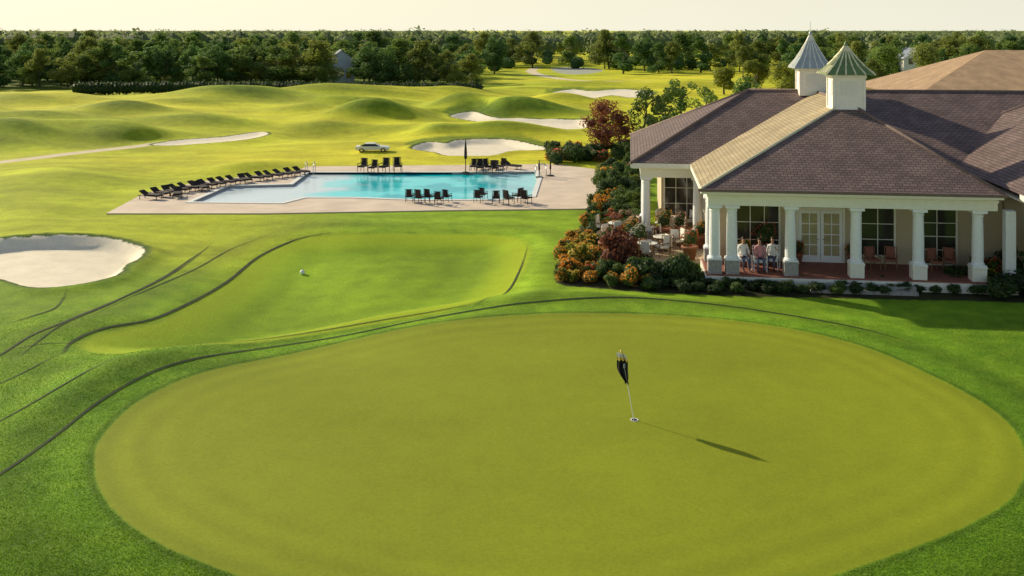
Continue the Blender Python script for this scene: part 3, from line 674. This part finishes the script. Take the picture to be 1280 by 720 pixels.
mb=MB(); mb.box(12.55,12.95,0.5,0.9,0.45,3.42); mb.obj('pilaster',M_white,club)
mb=MB(); mb.box(13.35,13.75,-0.33,-0.253,0,3.90); mb.obj('pilaster',M_white,club)
def cupola(u,v,zb,zt,w,zap,rw,mroof,spire,mseam,sr=.032):
    c=empty('cupola',(u,v,0),0,parent=club)
    e=MB(); h=w/2; e.box(-h,h,-h,h,zb,zt); e.box(-h-.1,h+.1,-h-.1,h+.1,zt-.18,zt-.02); e.box(-h-.05,h+.05,-h-.05,h+.05,zb,zb+.35)
    for a in (-h,h):
        for b_ in (-h,h): e.box(a-.06,a+.06,b_-.06,b_+.06,zb+.35,zt-.18)
    e.obj('cupola_wall',M_trim,c,bevel=0.01)
    for k in range(4):
        lv=MB(); R=Matrix.Rotation(k*math.pi/2,4,'Z')
        n=7; zz0=max(zb+.5,zt-1.0); dz=(zt-.3-zz0)/n
        lv.addm([tuple(R@Vector(p)) for p in [(-h*.5,-h-.006,zz0),(h*.5,-h-.006,zz0),(h*.5,-h-.006,zt-.3),(-h*.5,-h-.006,zt-.3)]],[(0,1,2,3)])
        for i in range(n):
            z0=zz0+i*dz; pts=[(-h*.5,-h-.045,z0),(h*.5,-h-.045,z0),(h*.5,-h-.008,z0+dz*.9),(-h*.5,-h-.008,z0+dz*.9)]
            lv.addm([tuple(R@Vector(p)) for p in pts],[(0,1,2,3)])
        lv.obj('louver',M_trim,c)
    r=MB(); q=rw/2*math.sqrt(2); H0=zap-zt; prof=[(q,zt-.02),(q*.97,zt+.05),(q*.64,zt+H0*.30),(q*.40,zt+H0*.56),(q*.18,zt+H0*.82),(q*.05,zap)]
    r.lathe(prof,n=4,rot=math.pi/4)
    for k in range(4):
        R=Matrix.Rotation(k*math.pi/2,4,'Z')
        for s in (-1,-.6,-.2,.2,.6):
            for i in range(len(prof)-1):
                a=prof[i][0]/math.sqrt(2); b_=prof[i+1][0]/math.sqrt(2)
                p1=R@Vector((s*a,-a,prof[i][1])); p2=R@Vector((s*b_,-b_,prof[i+1][1])); r.tube(p1,p2,sr,sr*.6,4,1)
    r.obj('cupola_roof',[mroof,mseam],c)
    f=MB(); f.lathe([(.03,zap-.05),(.08,zap+.02),(.09,zap+.1),(.04,zap+.18),(.02,zap+.22),(.010,zap+spire)],n=10); f.obj('finial',mroof,c,smooth=True)
cupola(7.4,6.6,6.9,8.85,1.42,10.2,2.25,M_copper,0.3,M_seam,.055)
cupola(7.1,14.2,7.3,8.85,1.30,10.7,2.1,M_grey,0.75,M_trim)
pa=MB(); pa.box(-4.6,0.90,4.0,12.19,0.0,0.055); o=pa.obj('patio',M_patio); o.location=O; o.rotation_euler=(0,0,ROT); tag(o,kind='structure')
tb=empty('outbuilding',(35.0,84.0,0),math.radians(-7),'large building with broad tan hipped roof behind the clubhouse','building')
roof('roof',[[(0,0,5.0),(34,0,5.0),(24,11,9.0),(10,11,9.0)],[(0,22,5.0),(0,0,5.0),(10,11,9.0)],[(34,22,5.0),(0,22,5.0),(10,11,9.0),(24,11,9.0)],[(34,0,5),(34,22,5),(24,11,9.0)]],M_rooftan,tb)
mb=MB(); mb.box(0.8,33.2,.8,21.2,0,4.98); mb.obj('wall',M_cream,tb)
def small_house(px,Y,w,h,rh,wall,roofm,label):
    X=(px-640)/F*Y; e=empty('house',(X,Y,0),random.uniform(-.3,.3),label,'house')
    mb=MB(); mb.box(-w/2,w/2,0,6,0,h); mb.addm([(-w/2,0,h),(w/2,0,h),(0,0,h+rh*.9)],[(0,1,2)]); mb.obj('wall',wall,e)
    roof('roof',[[(-w/2-.4,-.4,h-.3),(0,-.4,h+rh),(0,6.4,h+rh),(-w/2-.4,6.4,h-.3)],[(w/2+.4,-.4,h-.3),(w/2+.4,6.4,h-.3),(0,6.4,h+rh),(0,-.4,h+rh)]],roofm,e)
    for x in (-w*.28,w*.28):
        for z in (1.0,3.8):
            if z+1.3>h: continue
            q=MB(); q.box(x-.5,x+.5,-.05,-.005,z,z+1.3); q.obj('window',M_glass,e)
M_bluegrey=simple('bluegrey_siding',(0.60,0.65,0.74),0.7); M_slate=roofmat('slate_roof',(0.26,0.30,0.37),(0.30,0.34,0.41),(0.18,0.19,0.22))
small_house(427,199,5.2,4.9,1.9,M_bluegrey,M_slate,'blue grey gabled house among the trees')
small_house(1150,199,7,5.2,2.0,M_trim,M_slate,'pale gabled house with grey roof among trees')
# ---------------------------------------------------------------- pool
def fill_with_hole(name,outer,inner,z,m,thick=0.0):
    bm=bmesh.new(); eds=[]
    for P in (outer,inner):
        vs=[bm.verts.new((p[0],p[1],z)) for p in P]
        eds+=[bm.edges.new((vs[i],vs[(i+1)%len(vs)])) for i in range(len(vs))]
    bmesh.ops.triangle_fill(bm,use_beauty=True,use_dissolve=False,edges=eds)
    bmesh.ops.recalc_face_normals(bm,faces=bm.faces)
    if sum(f.normal.z for f in bm.faces)<0: bmesh.ops.reverse_faces(bm,faces=bm.faces)
    be=[e for e in bm.edges if len(e.link_faces)==1]
    r=bmesh.ops.extrude_edge_only(bm,edges=be)
    for g in r['geom']:
        if isinstance(g,bmesh.types.BMVert): g.co.z-=thick
    me=bpy.data.meshes.new(name); bm.to_mesh(me); bm.free(); me.materials.append(m); o=bpy.data.objects.new(name,me); return add(o)
dk=fill_with_hole('pool_deck',DECK,POOL,0.07,M_conc,0.9); tag(dk,kind='structure')
m,nt,b=mat('pool_water'); N=nt.nodes; L=nt.links; geo=N.new('ShaderNodeNewGeometry')
nn=noise(0.35,3).outputs['Fac']; 
sxyz=N.new('ShaderNodeSeparateXYZ'); L.new(geo.outputs['Position'],sxyz.inputs[0])
wob=mth('ADD',sxyz.outputs[0],mr(nn,0,1,-4,4))
refl_left=mr(wob,-14,-10.5,0,1,True); refl_right=mr(wob,-3.5,-1.0,0,.55,True)
cw=mix(mr(nn,0.42,0.58,0,1,True),(0.0,0.50,0.58),(0.08,0.78,0.82)); cw=mix(refl_left,(0.66,0.76,0.82),cw); cw=mix(refl_right,cw,(0.55,0.76,0.82))  # pale pool ends: sky reflection painted into the base colour
L.new(cw,b.inputs['Base Color']); b.inputs['Roughness'].default_value=0.12; b.inputs['IOR'].default_value=1.33; b.inputs['Specular IOR Level'].default_value=0.22
bp=N.new('ShaderNodeBump'); bp.inputs['Strength'].default_value=0.35; bp.inputs['Distance'].default_value=0.04; L.new(noise(2.2,3).outputs['Fac'],bp.inputs['Height']); L.new(bp.outputs[0],b.inputs['Normal'])
wo=mesh_obj('water',[(p[0],p[1],-0.06) for p in POOL],[tuple(range(len(POOL)))],m); tag(wo,kind='structure')
if wo.data.polygons[0].normal.z<0: wo.data.flip_normals()
def ring(name,P,w,z0,z1,m):
    n=len(P)
    area=sum(P[i][0]*P[(i+1)%n][1]-P[(i+1)%n][0]*P[i][1] for i in range(n)); sg_=1 if area>0 else -1
    outp=[]
    for i in range(n):
        d0=P[i]-P[i-1]; d1=P[(i+1)%n]-P[i]; d0=d0/np.linalg.norm(d0); d1=d1/np.linalg.norm(d1)
        n0=np.array([d0[1],-d0[0]])*sg_; n1=np.array([d1[1],-d1[0]])*sg_; bi=n0+n1; bi/=np.linalg.norm(bi); outp.append(P[i]+bi*w/max(.4,bi.dot(n0)))
    vs=[(p[0],p[1],z0) for p in P]+[(p[0],p[1],z1) for p in P]+[(p[0],p[1],z1) for p in outp]+[(p[0],p[1],z0) for p in outp]
    fs=[]
    for i in range(n):
        j=(i+1)%n; fs+=[(i,j,n+j,n+i),(n+i,n+j,2*n+j,2*n+i),(2*n+i,2*n+j,3*n+j,3*n+i)]
    return mesh_obj(name,vs,fs,m)
cp=ring('pool_coping',POOL*1.0,0.32,-0.2,0.11,M_coping); tag(cp,kind='structure')
def handrail(px,py,rot):
    X,Y=G(px,py); e=empty('pool_handrail',(X,Y,0.07),rot,'curved steel handrail at the pool edge','handrail')
    for s in (-.3,.3):
        t=MB(); pts=[(s,-.4,0),(s,-.4,.8),(s,-.25,.95),(s,.1,.95),(s,.35,.75),(s,.45,.1)]
        for a,b_ in zip(pts,pts[1:]): t.tube(a,b_,.025)
        t.obj('rail',M_chrome,e,smooth=True)
handrail(676,222,math.pi/2); handrail(388,219,0)
# ---------------------------------------------------------------- furniture
def chair_src(frame,cush,label,name='patio_chair'):
    e=empty(name,(0,0,0),0,label,'chair')
    f=MB()
    for x in (-.27,.27):
        f.tube((x,-.27,0),(x,-.27,.62),.022); f.tube((x,.27,0),(x,.33,1.0),.022); f.tube((x,-.29,.62),(x,.30,.64),.028)
    f.tube((-.27,-.27,.40),(.27,-.27,.40),.02); f.tube((-.27,.28,.40),(.27,.28,.40),.02); f.tube((-.27,.33,1.0),(.27,.33,1.0),.024)
    f.obj('frame',frame,e)
    s=MB(); s.box(-.26,.26,-.28,.26,.40,.50); s.obj('seat',cush,e,bevel=.03)
    b=MB(); b.addm([(-.22,.24,.48),(.22,.24,.48),(.22,.32,.48),(-.22,.32,.48),(-.2,.29,1.02),(.2,.29,1.02),(.2,.37,1.02),(-.2,.37,1.02)],[(3,2,1,0),(4,5,6,7),(0,1,5,4),(1,2,6,5),(2,3,7,6),(3,0,4,7)]); b.obj('backrest',cush,e,bevel=.02)
    return e
def lounger_src():
    e=empty('sun_lounger',(0,0,0),0,'dark sun lounger with raised back on pool deck','sun lounger')
    f=MB(); f.tube((-.32,-.95,.3),(-.32,.9,.3),.03); f.tube((.32,-.95,.3),(.32,.9,.3),.03)
    for y_ in (-.8,.75):
        for x in (-.32,.32): f.tube((x,y_,0),(x,y_,.3),.03)
    f.tube((-.32,-.95,.3),(.32,-.95,.3),.03); f.obj('frame',M_black,e)
    s=MB(); s.box(-.30,.30,-.92,.22,.32,.41); s.obj('seat',M_darkfab,e,bevel=.03)
    b=MB(); b.addm([(-.3,.22,.34),(.3,.22,.34),(.3,.27,.27),(-.3,.27,.27),(-.3,.82,.70),(.3,.82,.70),(.3,.87,.63),(-.3,.87,.63)],[(3,2,1,0),(4,5,6,7),(0,1,5,4),(1,2,6,5),(2,3,7,6),(3,0,4,7)]); b.obj('backrest',M_darkfab,e,bevel=.02)
    return e
first={}
def place(key,src,X,Y,Z,rot,scale=1.0,group=None,label=None):
    if not first.get(key):
        first[key]=True; o=src; o.location=(X,Y,Z); o.rotation_euler=(0,0,rot); o.scale=(scale,)*3
    else: o=copy_tree(src,(X,Y,Z),rot,scale)
    if group: o['group']=group
    if label: o['label']=label
    return o
CHB=chair_src(M_black,M_darkfab,'black patio chair with high back on pool deck')
CHW=chair_src(M_wick,M_trim,'wicker armchair with pale cushions on the terrace','wicker_armchair')
CHR=chair_src(M_white,M_white,'white porch armchair on the brick porch','porch_chair')
CHD=chair_src(M_wick,M_brick,'brown porch chair with red cushions','porch_armchair')
LG=lounger_src()
def poolchair(px,py,rot,s=.85): X,Y=G(px,py,.07); place('b',CHB,X,Y,.07,rot,s,'black chairs around the pool')
for px,py in [(512,252),(525,254),(537,253),(549,255),(559,252),(598,253),(604,249),(620,254),(636,255),(647,252),(658,255)]: poolchair(px,py,math.pi+random.uniform(-.9,.9),random.uniform(.75,.92))
for px,py in [(453,215),(466,216),(480,216),(497,215),(592,214),(600,216),(609,215),(618,216),(627,214)]: poolchair(px,py,random.uniform(-.7,.7),random.uniform(.9,1.1))
for i in range(17):
    t=i/16; px=188+(376-188)*t; py=249-(249-218)*(t**0.8); X,Y=G(px,py,.07); place('l',LG,X,Y,.07,math.radians(62)+random.uniform(-.35,.35),.82,'sun loungers along the pool')
for px,py in [(222,246),(250,238),(600,211),(618,211),(640,211)]:
    X,Y=G(px,py,.07); place('l',LG,X,Y,.07,random.uniform(-.3,1.2),.85,'sun loungers along the pool')
def umbrella(px,py,h,r=0.13):
    X,Y=G(px,py,.07); e=empty('closed_umbrella',(X,Y,.07),0,'tall dark closed parasol on the pool deck','parasol')
    p=MB(); p.tube((0,0,0),(0,0,h),.035); p.obj('pole',M_black,e)
    b=MB(); b.lathe([(.28,0),(.28,.06),(.08,.1)],n=12); b.obj('base',M_black,e)
    c=MB(); c.lathe([(.05,h*.42),(r*1.2,h*.45),(r,h*.7),(r*.5,h*.93),(.02,h*1.02)],n=8); c.obj('canopy',M_darkfab,e)
umbrella(582,216,2.5,.10); umbrella(674,222,1.3,.06); umbrella(688,220,1.2,.06)
def table_src(label,top,h=.72,r=.5):
    e=empty('dining_table',(0,0,0),0,label,'table')
    t=MB(); t.lathe([(r-.02,h-.04),(r,h-.03),(r,h-.01),(r-.02,h)],n=24); t.obj('table_top',top,e)
    b=MB(); b.lathe([(.28,0),(.26,.03),(.05,.06),(.04,h-.041)],n=14); b.obj('pedestal',M_black,e); return e
TB=table_src('round dining table on the covered terrace',M_trim)
def terrace(u,v,z=0.056):
    X,Y=Wd(u,v); place('t',TB,X,Y,z,0,1,'dining tables on the terrace')
    for k in range(3):
        a=k*2.1+random.uniform(0,1); x_,y_=X+math.cos(a)*.8,Y+math.sin(a)*.8
        place('w',CHW,x_,y_,z,a-math.pi/2,1,'wicker chairs on the terrace')
for u,v in [(-1.2,9.8),(-3.6,6.6),(-1.4,6.3),(-0.6,11.3),(-3.7,9.4),(-0.4,7.6),(-2.2,4.8)]: terrace(u,v)
def flower_pot(X,Y,z,kind,s=1.0):
    e=empty('flower_pot',(X,Y,z),0,'terracotta pot of bright flowers beside the porch','flower pot')
    p=MB(); p.lathe([(.16*s,0),(.24*s,.38*s),(.27*s,.38*s),(.27*s,.44*s),(.22*s,.44*s),(.2*s,.40*s)],n=16); p.obj('pot',M_terra,e,smooth=True)
    leafy('plant',[(0,0,.65*s,.3*s,.3*s,.28*s),(0.1*s,0,.8*s,.2*s,.2*s,.22*s)],500,.08,[L_shrub,kind],seed=3,flower=.55,hull=.7,parent=e)
for u,v,k,z,s in [(2.0,2.0,L_or,.452,1.2),(3.0,2.6,L_rd,.452,1.9),(-2.9,8.1,L_pk,.056,1.4),(-2.6,5.6,L_wh,.056,1.5),(-0.2,4.6,L_rd,.056,1.5),(0.5,7.2,L_or,.056,1.4),(-4.2,5.2,L_pk,.056,1.4),(4.5,2.9,L_rd,.452,1.0),(6.9,2.9,L_or,.452,1.0),(-1.3,8.3,L_or,.056,1.7),(-0.5,8.9,L_pk,.056,1.5),(-3.0,7.2,L_or,.056,1.4)]:
    X,Y=Wd(u,v); flower_pot(X,Y,z,k,s)
pc=[(1.95,1.45,.2),(2.62,1.3,0.0),(3.2,1.6,-.3)]
for u,v,r in pc: X,Y=Wd(u,v); place('p',CHR,X,Y,.452,ROT+r,1,'white chairs on the porch')
for u,v,r in [(7.6,2.2,.3),(8.4,2.3,-.2),(10.2,2.2,.2),(10.9,2.4,-.2)]: X,Y=Wd(u,v); place('d',CHD,X,Y,.452,ROT+r,.9,'brown chairs on the porch')
# ---------------------------------------------------------------- people (seated)
def person(X,Y,Z,rot,top,label,lean=0.0,armup=False,seed=0):
    e=empty('person',(X,Y,Z),rot,label,'person')
    V=[];E=[];R=[]
    def a(p,r,par=None):
        V.append(p);R.append(r); i=len(V)-1
        if par is not None:E.append((par,i))
        return i
    pel=a((0,.08,.56),(.155,.12)); w=a((0,.07,.72),(.14,.105),pel); ch=a((0,.08-lean,.92),(.165,.115),w); nk0=a((0,.09-lean,1.05),(.10,.08),ch); nk=a((0,.07-lean,1.12),(.05,.05),nk0)
    h0=a((0,.055-lean,1.19),(.068,.075),nk); h1=a((0,.05-lean,1.27),(.08,.095),h0); h2=a((0,.06-lean,1.34),(.062,.075),h1)
    for s in (-1,1):
        hip_=a((s*.10,.04,.54),(.095,.085),pel); kn=a((s*.13,-.38,.53),(.062,.062),hip_); cf=a((s*.13,-.41,.33),(.055,.058),kn); an=a((s*.13,-.38,.10),(.036,.036),cf); he=a((s*.13,-.40,.05),(.04,.035),an); a((s*.15,-.56,.03),(.035,.025),he)
        sh=a((s*.17,.09-lean,1.0),(.065,.06),nk0)
        if armup and s==1: el=a((s*.27,-.05,.86),(.042,.042),sh); wr=a((s*.18,-.26,.98),(.028,.026),el); hd=a((s*.16,-.32,1.02),(.03,.02),wr); fd=Vector((-.1,-.7,.5))
        else: el=a((s*.25,.06,.74),(.043,.043),sh); wr=a((s*.20,-.16,.64),(.028,.026),el); hd=a((s*.18,-.24,.63),(.034,.018),wr); fd=Vector((-s*.1,-1,-.25))
        fd.normalize(); base=Vector(V[hd])
        for k in range(4):
            off=Vector(((k-1.5)*.017,0,0)); l=[.07,.08,.075,.058][k]
            m1=a(tuple(base+off+fd*.045),(.009,.008),hd); a(tuple(base+off+fd*(.045+l*.5)+Vector((0,0,-.012))),(.007,.007),m1)
        a(tuple(base+Vector((-s*.035,-.02,.01))),(.009,.009),hd)
    me=bpy.data.meshes.new('body'); me.from_pydata(V,E,[]); o=bpy.data.objects.new('body',me); add(o,e)
    sk=o.modifiers.new('s','SKIN'); me.skin_vertices.new() if not me.skin_vertices else None
    for i,r in enumerate(R): me.skin_vertices[0].data[i].radius=r
    me.skin_vertices[0].data[0].use_root=True
    sb=o.modifiers.new('u','SUBSURF'); sb.levels=2; sb.render_levels=2
    dg=bpy.context.evaluated_depsgraph_get(); ev=o.evaluated_get(dg); nm=bpy.data.meshes.new_from_object(ev); o.modifiers.clear(); o.data=nm
    nm.materials.clear()
    for mm in (M_skin,top,M_trous,M_rubber): nm.materials.append(mm)
    for p in nm.polygons:
        c=p.center; p.use_smooth=True; i=0
        if c.z<.11: i=3
        elif c.z<.60 and abs(c.x)<.30 and not (c.y<-.2 and c.z>.60): i=2
        elif c.z<1.09 and c.y>-.12 and abs(c.x)<.34: i=1
        p.material_index=i
    hy=-lean
    bm=bmesh.new(); bmesh.ops.create_uvsphere(bm,u_segments=14,v_segments=10,radius=1); 
    vs=[(v.co.x*.098,v.co.y*.11+.085+hy,v.co.z*.105+1.305) for v in bm.verts]; fs=[tuple(v.index for v in f.verts) for f in bm.faces if not (f.calc_center_median().y<-.35 and f.calc_center_median().z<.35)]; bm.free()
    mesh_obj('hair',vs,fs,M_hair,e,True)
    for s in (-1,1):
        q=MB(); q.lathe([(.001,-.011),(.011,0),(.001,.011)],n=8); q.obj('eye',M_navy,e,True,loc=(s*.032,-.038+hy,1.275))
    q=MB(); q.addm([(-.014,-.03+hy,1.235),(.014,-.03+hy,1.235),(0,-.065+hy,1.24),(0,-.04+hy,1.275)],[(0,1,2),(1,3,2),(0,2,3)]); q.obj('nose',M_skin,e,True)
    q=MB(); q.box(-.022,.022,-.045+hy,-.03+hy,1.205,1.213); q.obj('mouth',M_pink,e)
    return e
for (u,v,r),t,lb,au in zip(pc,(M_whitec,M_pink,M_whitec),('seated person in white shirt on porch chair','seated person in pink top on porch chair','person in white shirt seated with raised hand'),(False,False,True)):
    X,Y=Wd(u,v); person(X,Y,.452,ROT+r,t,lb,armup=au)
# ---------------------------------------------------------------- flagstick, cup, ball
X,Y=G(793,525,.1); zg=Hs(X,Y)
fl=empty('golf_flag',(X,Y,zg),0,'thin flagstick with bunched dark flag in the hole','golf flag')
lx,ly=-.36,.02; HT=1.88
def axis(t): return Vector((lx*t,ly*t,HT*t))
q=MB(); q.tube(axis(0)-Vector((0,0,.1)),axis(.5),.011,.010); q.tube(axis(.5),axis(1),.010,.009); q.obj('pole',M_white,fl)
nU,nV=28,20; vs=[];fs=[];mi=[]
for j in range(nV+1):
    t=j/nV; a0=axis(1.0-0.45*t)
    hw=.06+.10*math.sin(min(1,t*1.05+.08)*math.pi)**.6
    for i in range(nU+1):
        s=i/nU; xo=(s-.5)*2*hw
        vs.append((a0.x+xo+.02*math.sin(t*8)-.03, a0.y+.06*math.sin(s*19+t*2.5)*(.5+s), a0.z-.04*s-.04*math.sin(s*9)*t))
for j in range(nV):
    for i in range(nU):
        fs.append((j*(nU+1)+i,j*(nU+1)+i+1,(j+1)*(nU+1)+i+1,(j+1)*(nU+1)+i)); mi.append(2 if j<3 else (1 if j<5 else (2 if (j in (7,8,9) and i in range(15,21)) else 0)))
mesh_obj('flag',vs,fs,[M_navy,M_yellow,M_whitec],fl,True,mi)
q=MB(); q.lathe([(.001,HT-.02),(.04,HT),(.04,HT+.05),(.001,HT+.08)],cx=lx,cy=ly,n=10); q.obj('knob',M_yellow,fl,True)
n=24
vsr=[];fsr=[]
for r_,z_ in ((.115,.006),(.10,.010),(.085,.006)):
    for k in range(n): a_=2*math.pi*k/n; vsr.append((r_*math.cos(a_),r_*math.sin(a_),z_))
for i in range(2):
    for k in range(n): fsr.append((i*n+k,i*n+(k+1)%n,(i+1)*n+(k+1)%n,(i+1)*n+k))
cup=mesh_obj('golf_hole',vsr+[(.085*math.cos(2*math.pi*k/n),.085*math.sin(2*math.pi*k/n),.0055) for k in range(n)],fsr+[tuple(72+k for k in range(n))],[M_white,M_navy],None,True,[0]*len(fsr)+[1]); cup.location=(X,Y,zg+.003); tag(cup,'white rimmed golf hole cut in the green','golf hole')
X,Y=G(378,324); bm=bmesh.new(); bmesh.ops.create_uvsphere(bm,u_segments=20,v_segments=14,radius=.12)
mb_=bpy.data.meshes.new('tee_marker'); bm.to_mesh(mb_); bm.free(); mb_.materials.append(M_white); mb_.polygons.foreach_set('use_smooth',[True]*len(mb_.polygons)); tm=bpy.data.objects.new('tee_marker',mb_); add(tm); tm.location=(X,Y,Hs(X,Y)+.10); tag(tm,'round white ball marker on the lower green','ball')
# ---------------------------------------------------------------- parked car
X,Y=G(466,191); car=empty('parked_car',(X,Y,Hs(X,Y)),math.radians(4),'white saloon car parked on the fairway grass','car'); car.scale=(.70,.70,.55)
M_carw=simple('car_paint',(0.75,0.75,0.73),0.25,var=.02)
def profile(name,pts,w,m,inset=0.0,bev=.05):
    n=len(pts); vs=[(p[0],-w/2+(inset if p[1]>1.0 else 0),p[1]) for p in pts]+[(p[0],w/2-(inset if p[1]>1.0 else 0),p[1]) for p in pts]
    fs=[tuple(range(n)),tuple(reversed(range(n,2*n)))]+[(i,n+i,n+(i+1)%n,(i+1)%n) for i in range(n)]
    o=mesh_obj(name,vs,fs,m,car); bm=bmesh.new(); bm.from_mesh(o.data); bmesh.ops.recalc_face_normals(bm,faces=bm.faces); bm.to_mesh(o.data); bm.free()
    md=o.modifiers.new('b','BEVEL'); md.width=bev; md.segments=3; return o
profile('body',[(-2.1,.3),(2.05,.3),(2.15,.5),(2.1,.72),(1.3,.88),(.9,.92),(-1.5,.95),(-2.1,.88),(-2.18,.55)],1.7,M_carw,bev=.06)
profile('window',[(.95,.9),(.35,1.28),(-.9,1.3),(-1.6,.92)],1.5,M_glass,.12,.03)
profile('roof',[(.40,1.27),(.2,1.36),(-.8,1.37),(-1.0,1.28)],1.36,M_carw,.03,.02)
for x in (-1.35,1.35):
    for y_ in (-.78,.78):
        w_=MB(); w_.tube((x,y_-.1,.32),(x,y_+.1,.32),.32,.32,20); o=w_.obj('wheel',M_rubber,car)
        r_=MB(); s=-1 if y_<0 else 1; r_.tube((x,y_+s*.09,.32),(x,y_+s*.115,.32),.19,.17,12); r_.obj('rim',M_chrome,o)
for y_ in (-.6,.6):
    q=MB(); q.box(2.08,2.14,y_-.15,y_+.15,.56,.68); q.obj('headlight',M_glassw,car)
    q=MB(); q.box(-2.19,-2.12,y_-.15,y_+.15,.62,.76); q.obj('taillight',M_terra,car)
# ---------------------------------------------------------------- light, world, camera
SUNEL=math.radians(24.5); SX,SY=-0.78,0.60
n_=math.hypot(SX,SY); SX/=n_;SY/=n_
d=Vector((SX*math.cos(SUNEL),SY*math.cos(SUNEL),math.sin(SUNEL)))
sl_=bpy.data.lights.new('sun','SUN'); sl_.energy=5.0; sl_.angle=math.radians(1.0); sl_.color=(1.0,0.88,0.62)
so=bpy.data.objects.new('sun',sl_); so.rotation_euler=d.to_track_quat('Z','Y').to_euler(); add(so)
W=bpy.data.worlds.new('World'); scene.world=W; W.use_nodes=True; nt=W.node_tree; N=nt.nodes; L=nt.links
sk=N.new('ShaderNodeTexSky'); sk.sky_type='NISHITA'; sk.sun_disc=False; sk.sun_elevation=SUNEL; sk.sun_rotation=math.atan2(SX,SY); sk.dust_density=1.5; sk.air_density=1.0
vm=N.new('ShaderNodeMix'); vm.data_type='RGBA'; vm.blend_type='MULTIPLY'; vm.inputs[0].default_value=1; vm.inputs[7].default_value=(0.95,0.92,0.84,1)
tc=N.new('ShaderNodeTexCoord'); sx=N.new('ShaderNodeSeparateXYZ'); L.new(tc.outputs['Generated'],sx.inputs[0])
hz=mr(sx.outputs[2],0.0,0.20,0.93,0.0,True)
side=mr(sx.outputs[0],-0.5,0.5,0,1)
hc=mix(side,(8.2,7.7,5.9),(7.0,6.9,5.7))
L.new(sk.outputs[0],vm.inputs[6]); L.new(mix(hz,vm.outputs[2],hc),N['Background'].inputs[0]); N['Background'].inputs[1].default_value=0.13
cd=bpy.data.cameras.new('camera'); cam=bpy.data.objects.new('camera',cd); add(cam); cam.location=(0,0,CH); cam.rotation_euler=(math.radians(90),0,0)
cd.sensor_width=36; cd.lens=36*F/1280; cd.shift_y=-(360-HZ)/1280; cd.clip_start=0.1; cd.clip_end=20000
scene.camera=cam
scene.view_settings.view_transform='Standard'; scene.view_settings.look='None'; scene.view_settings.exposure=0
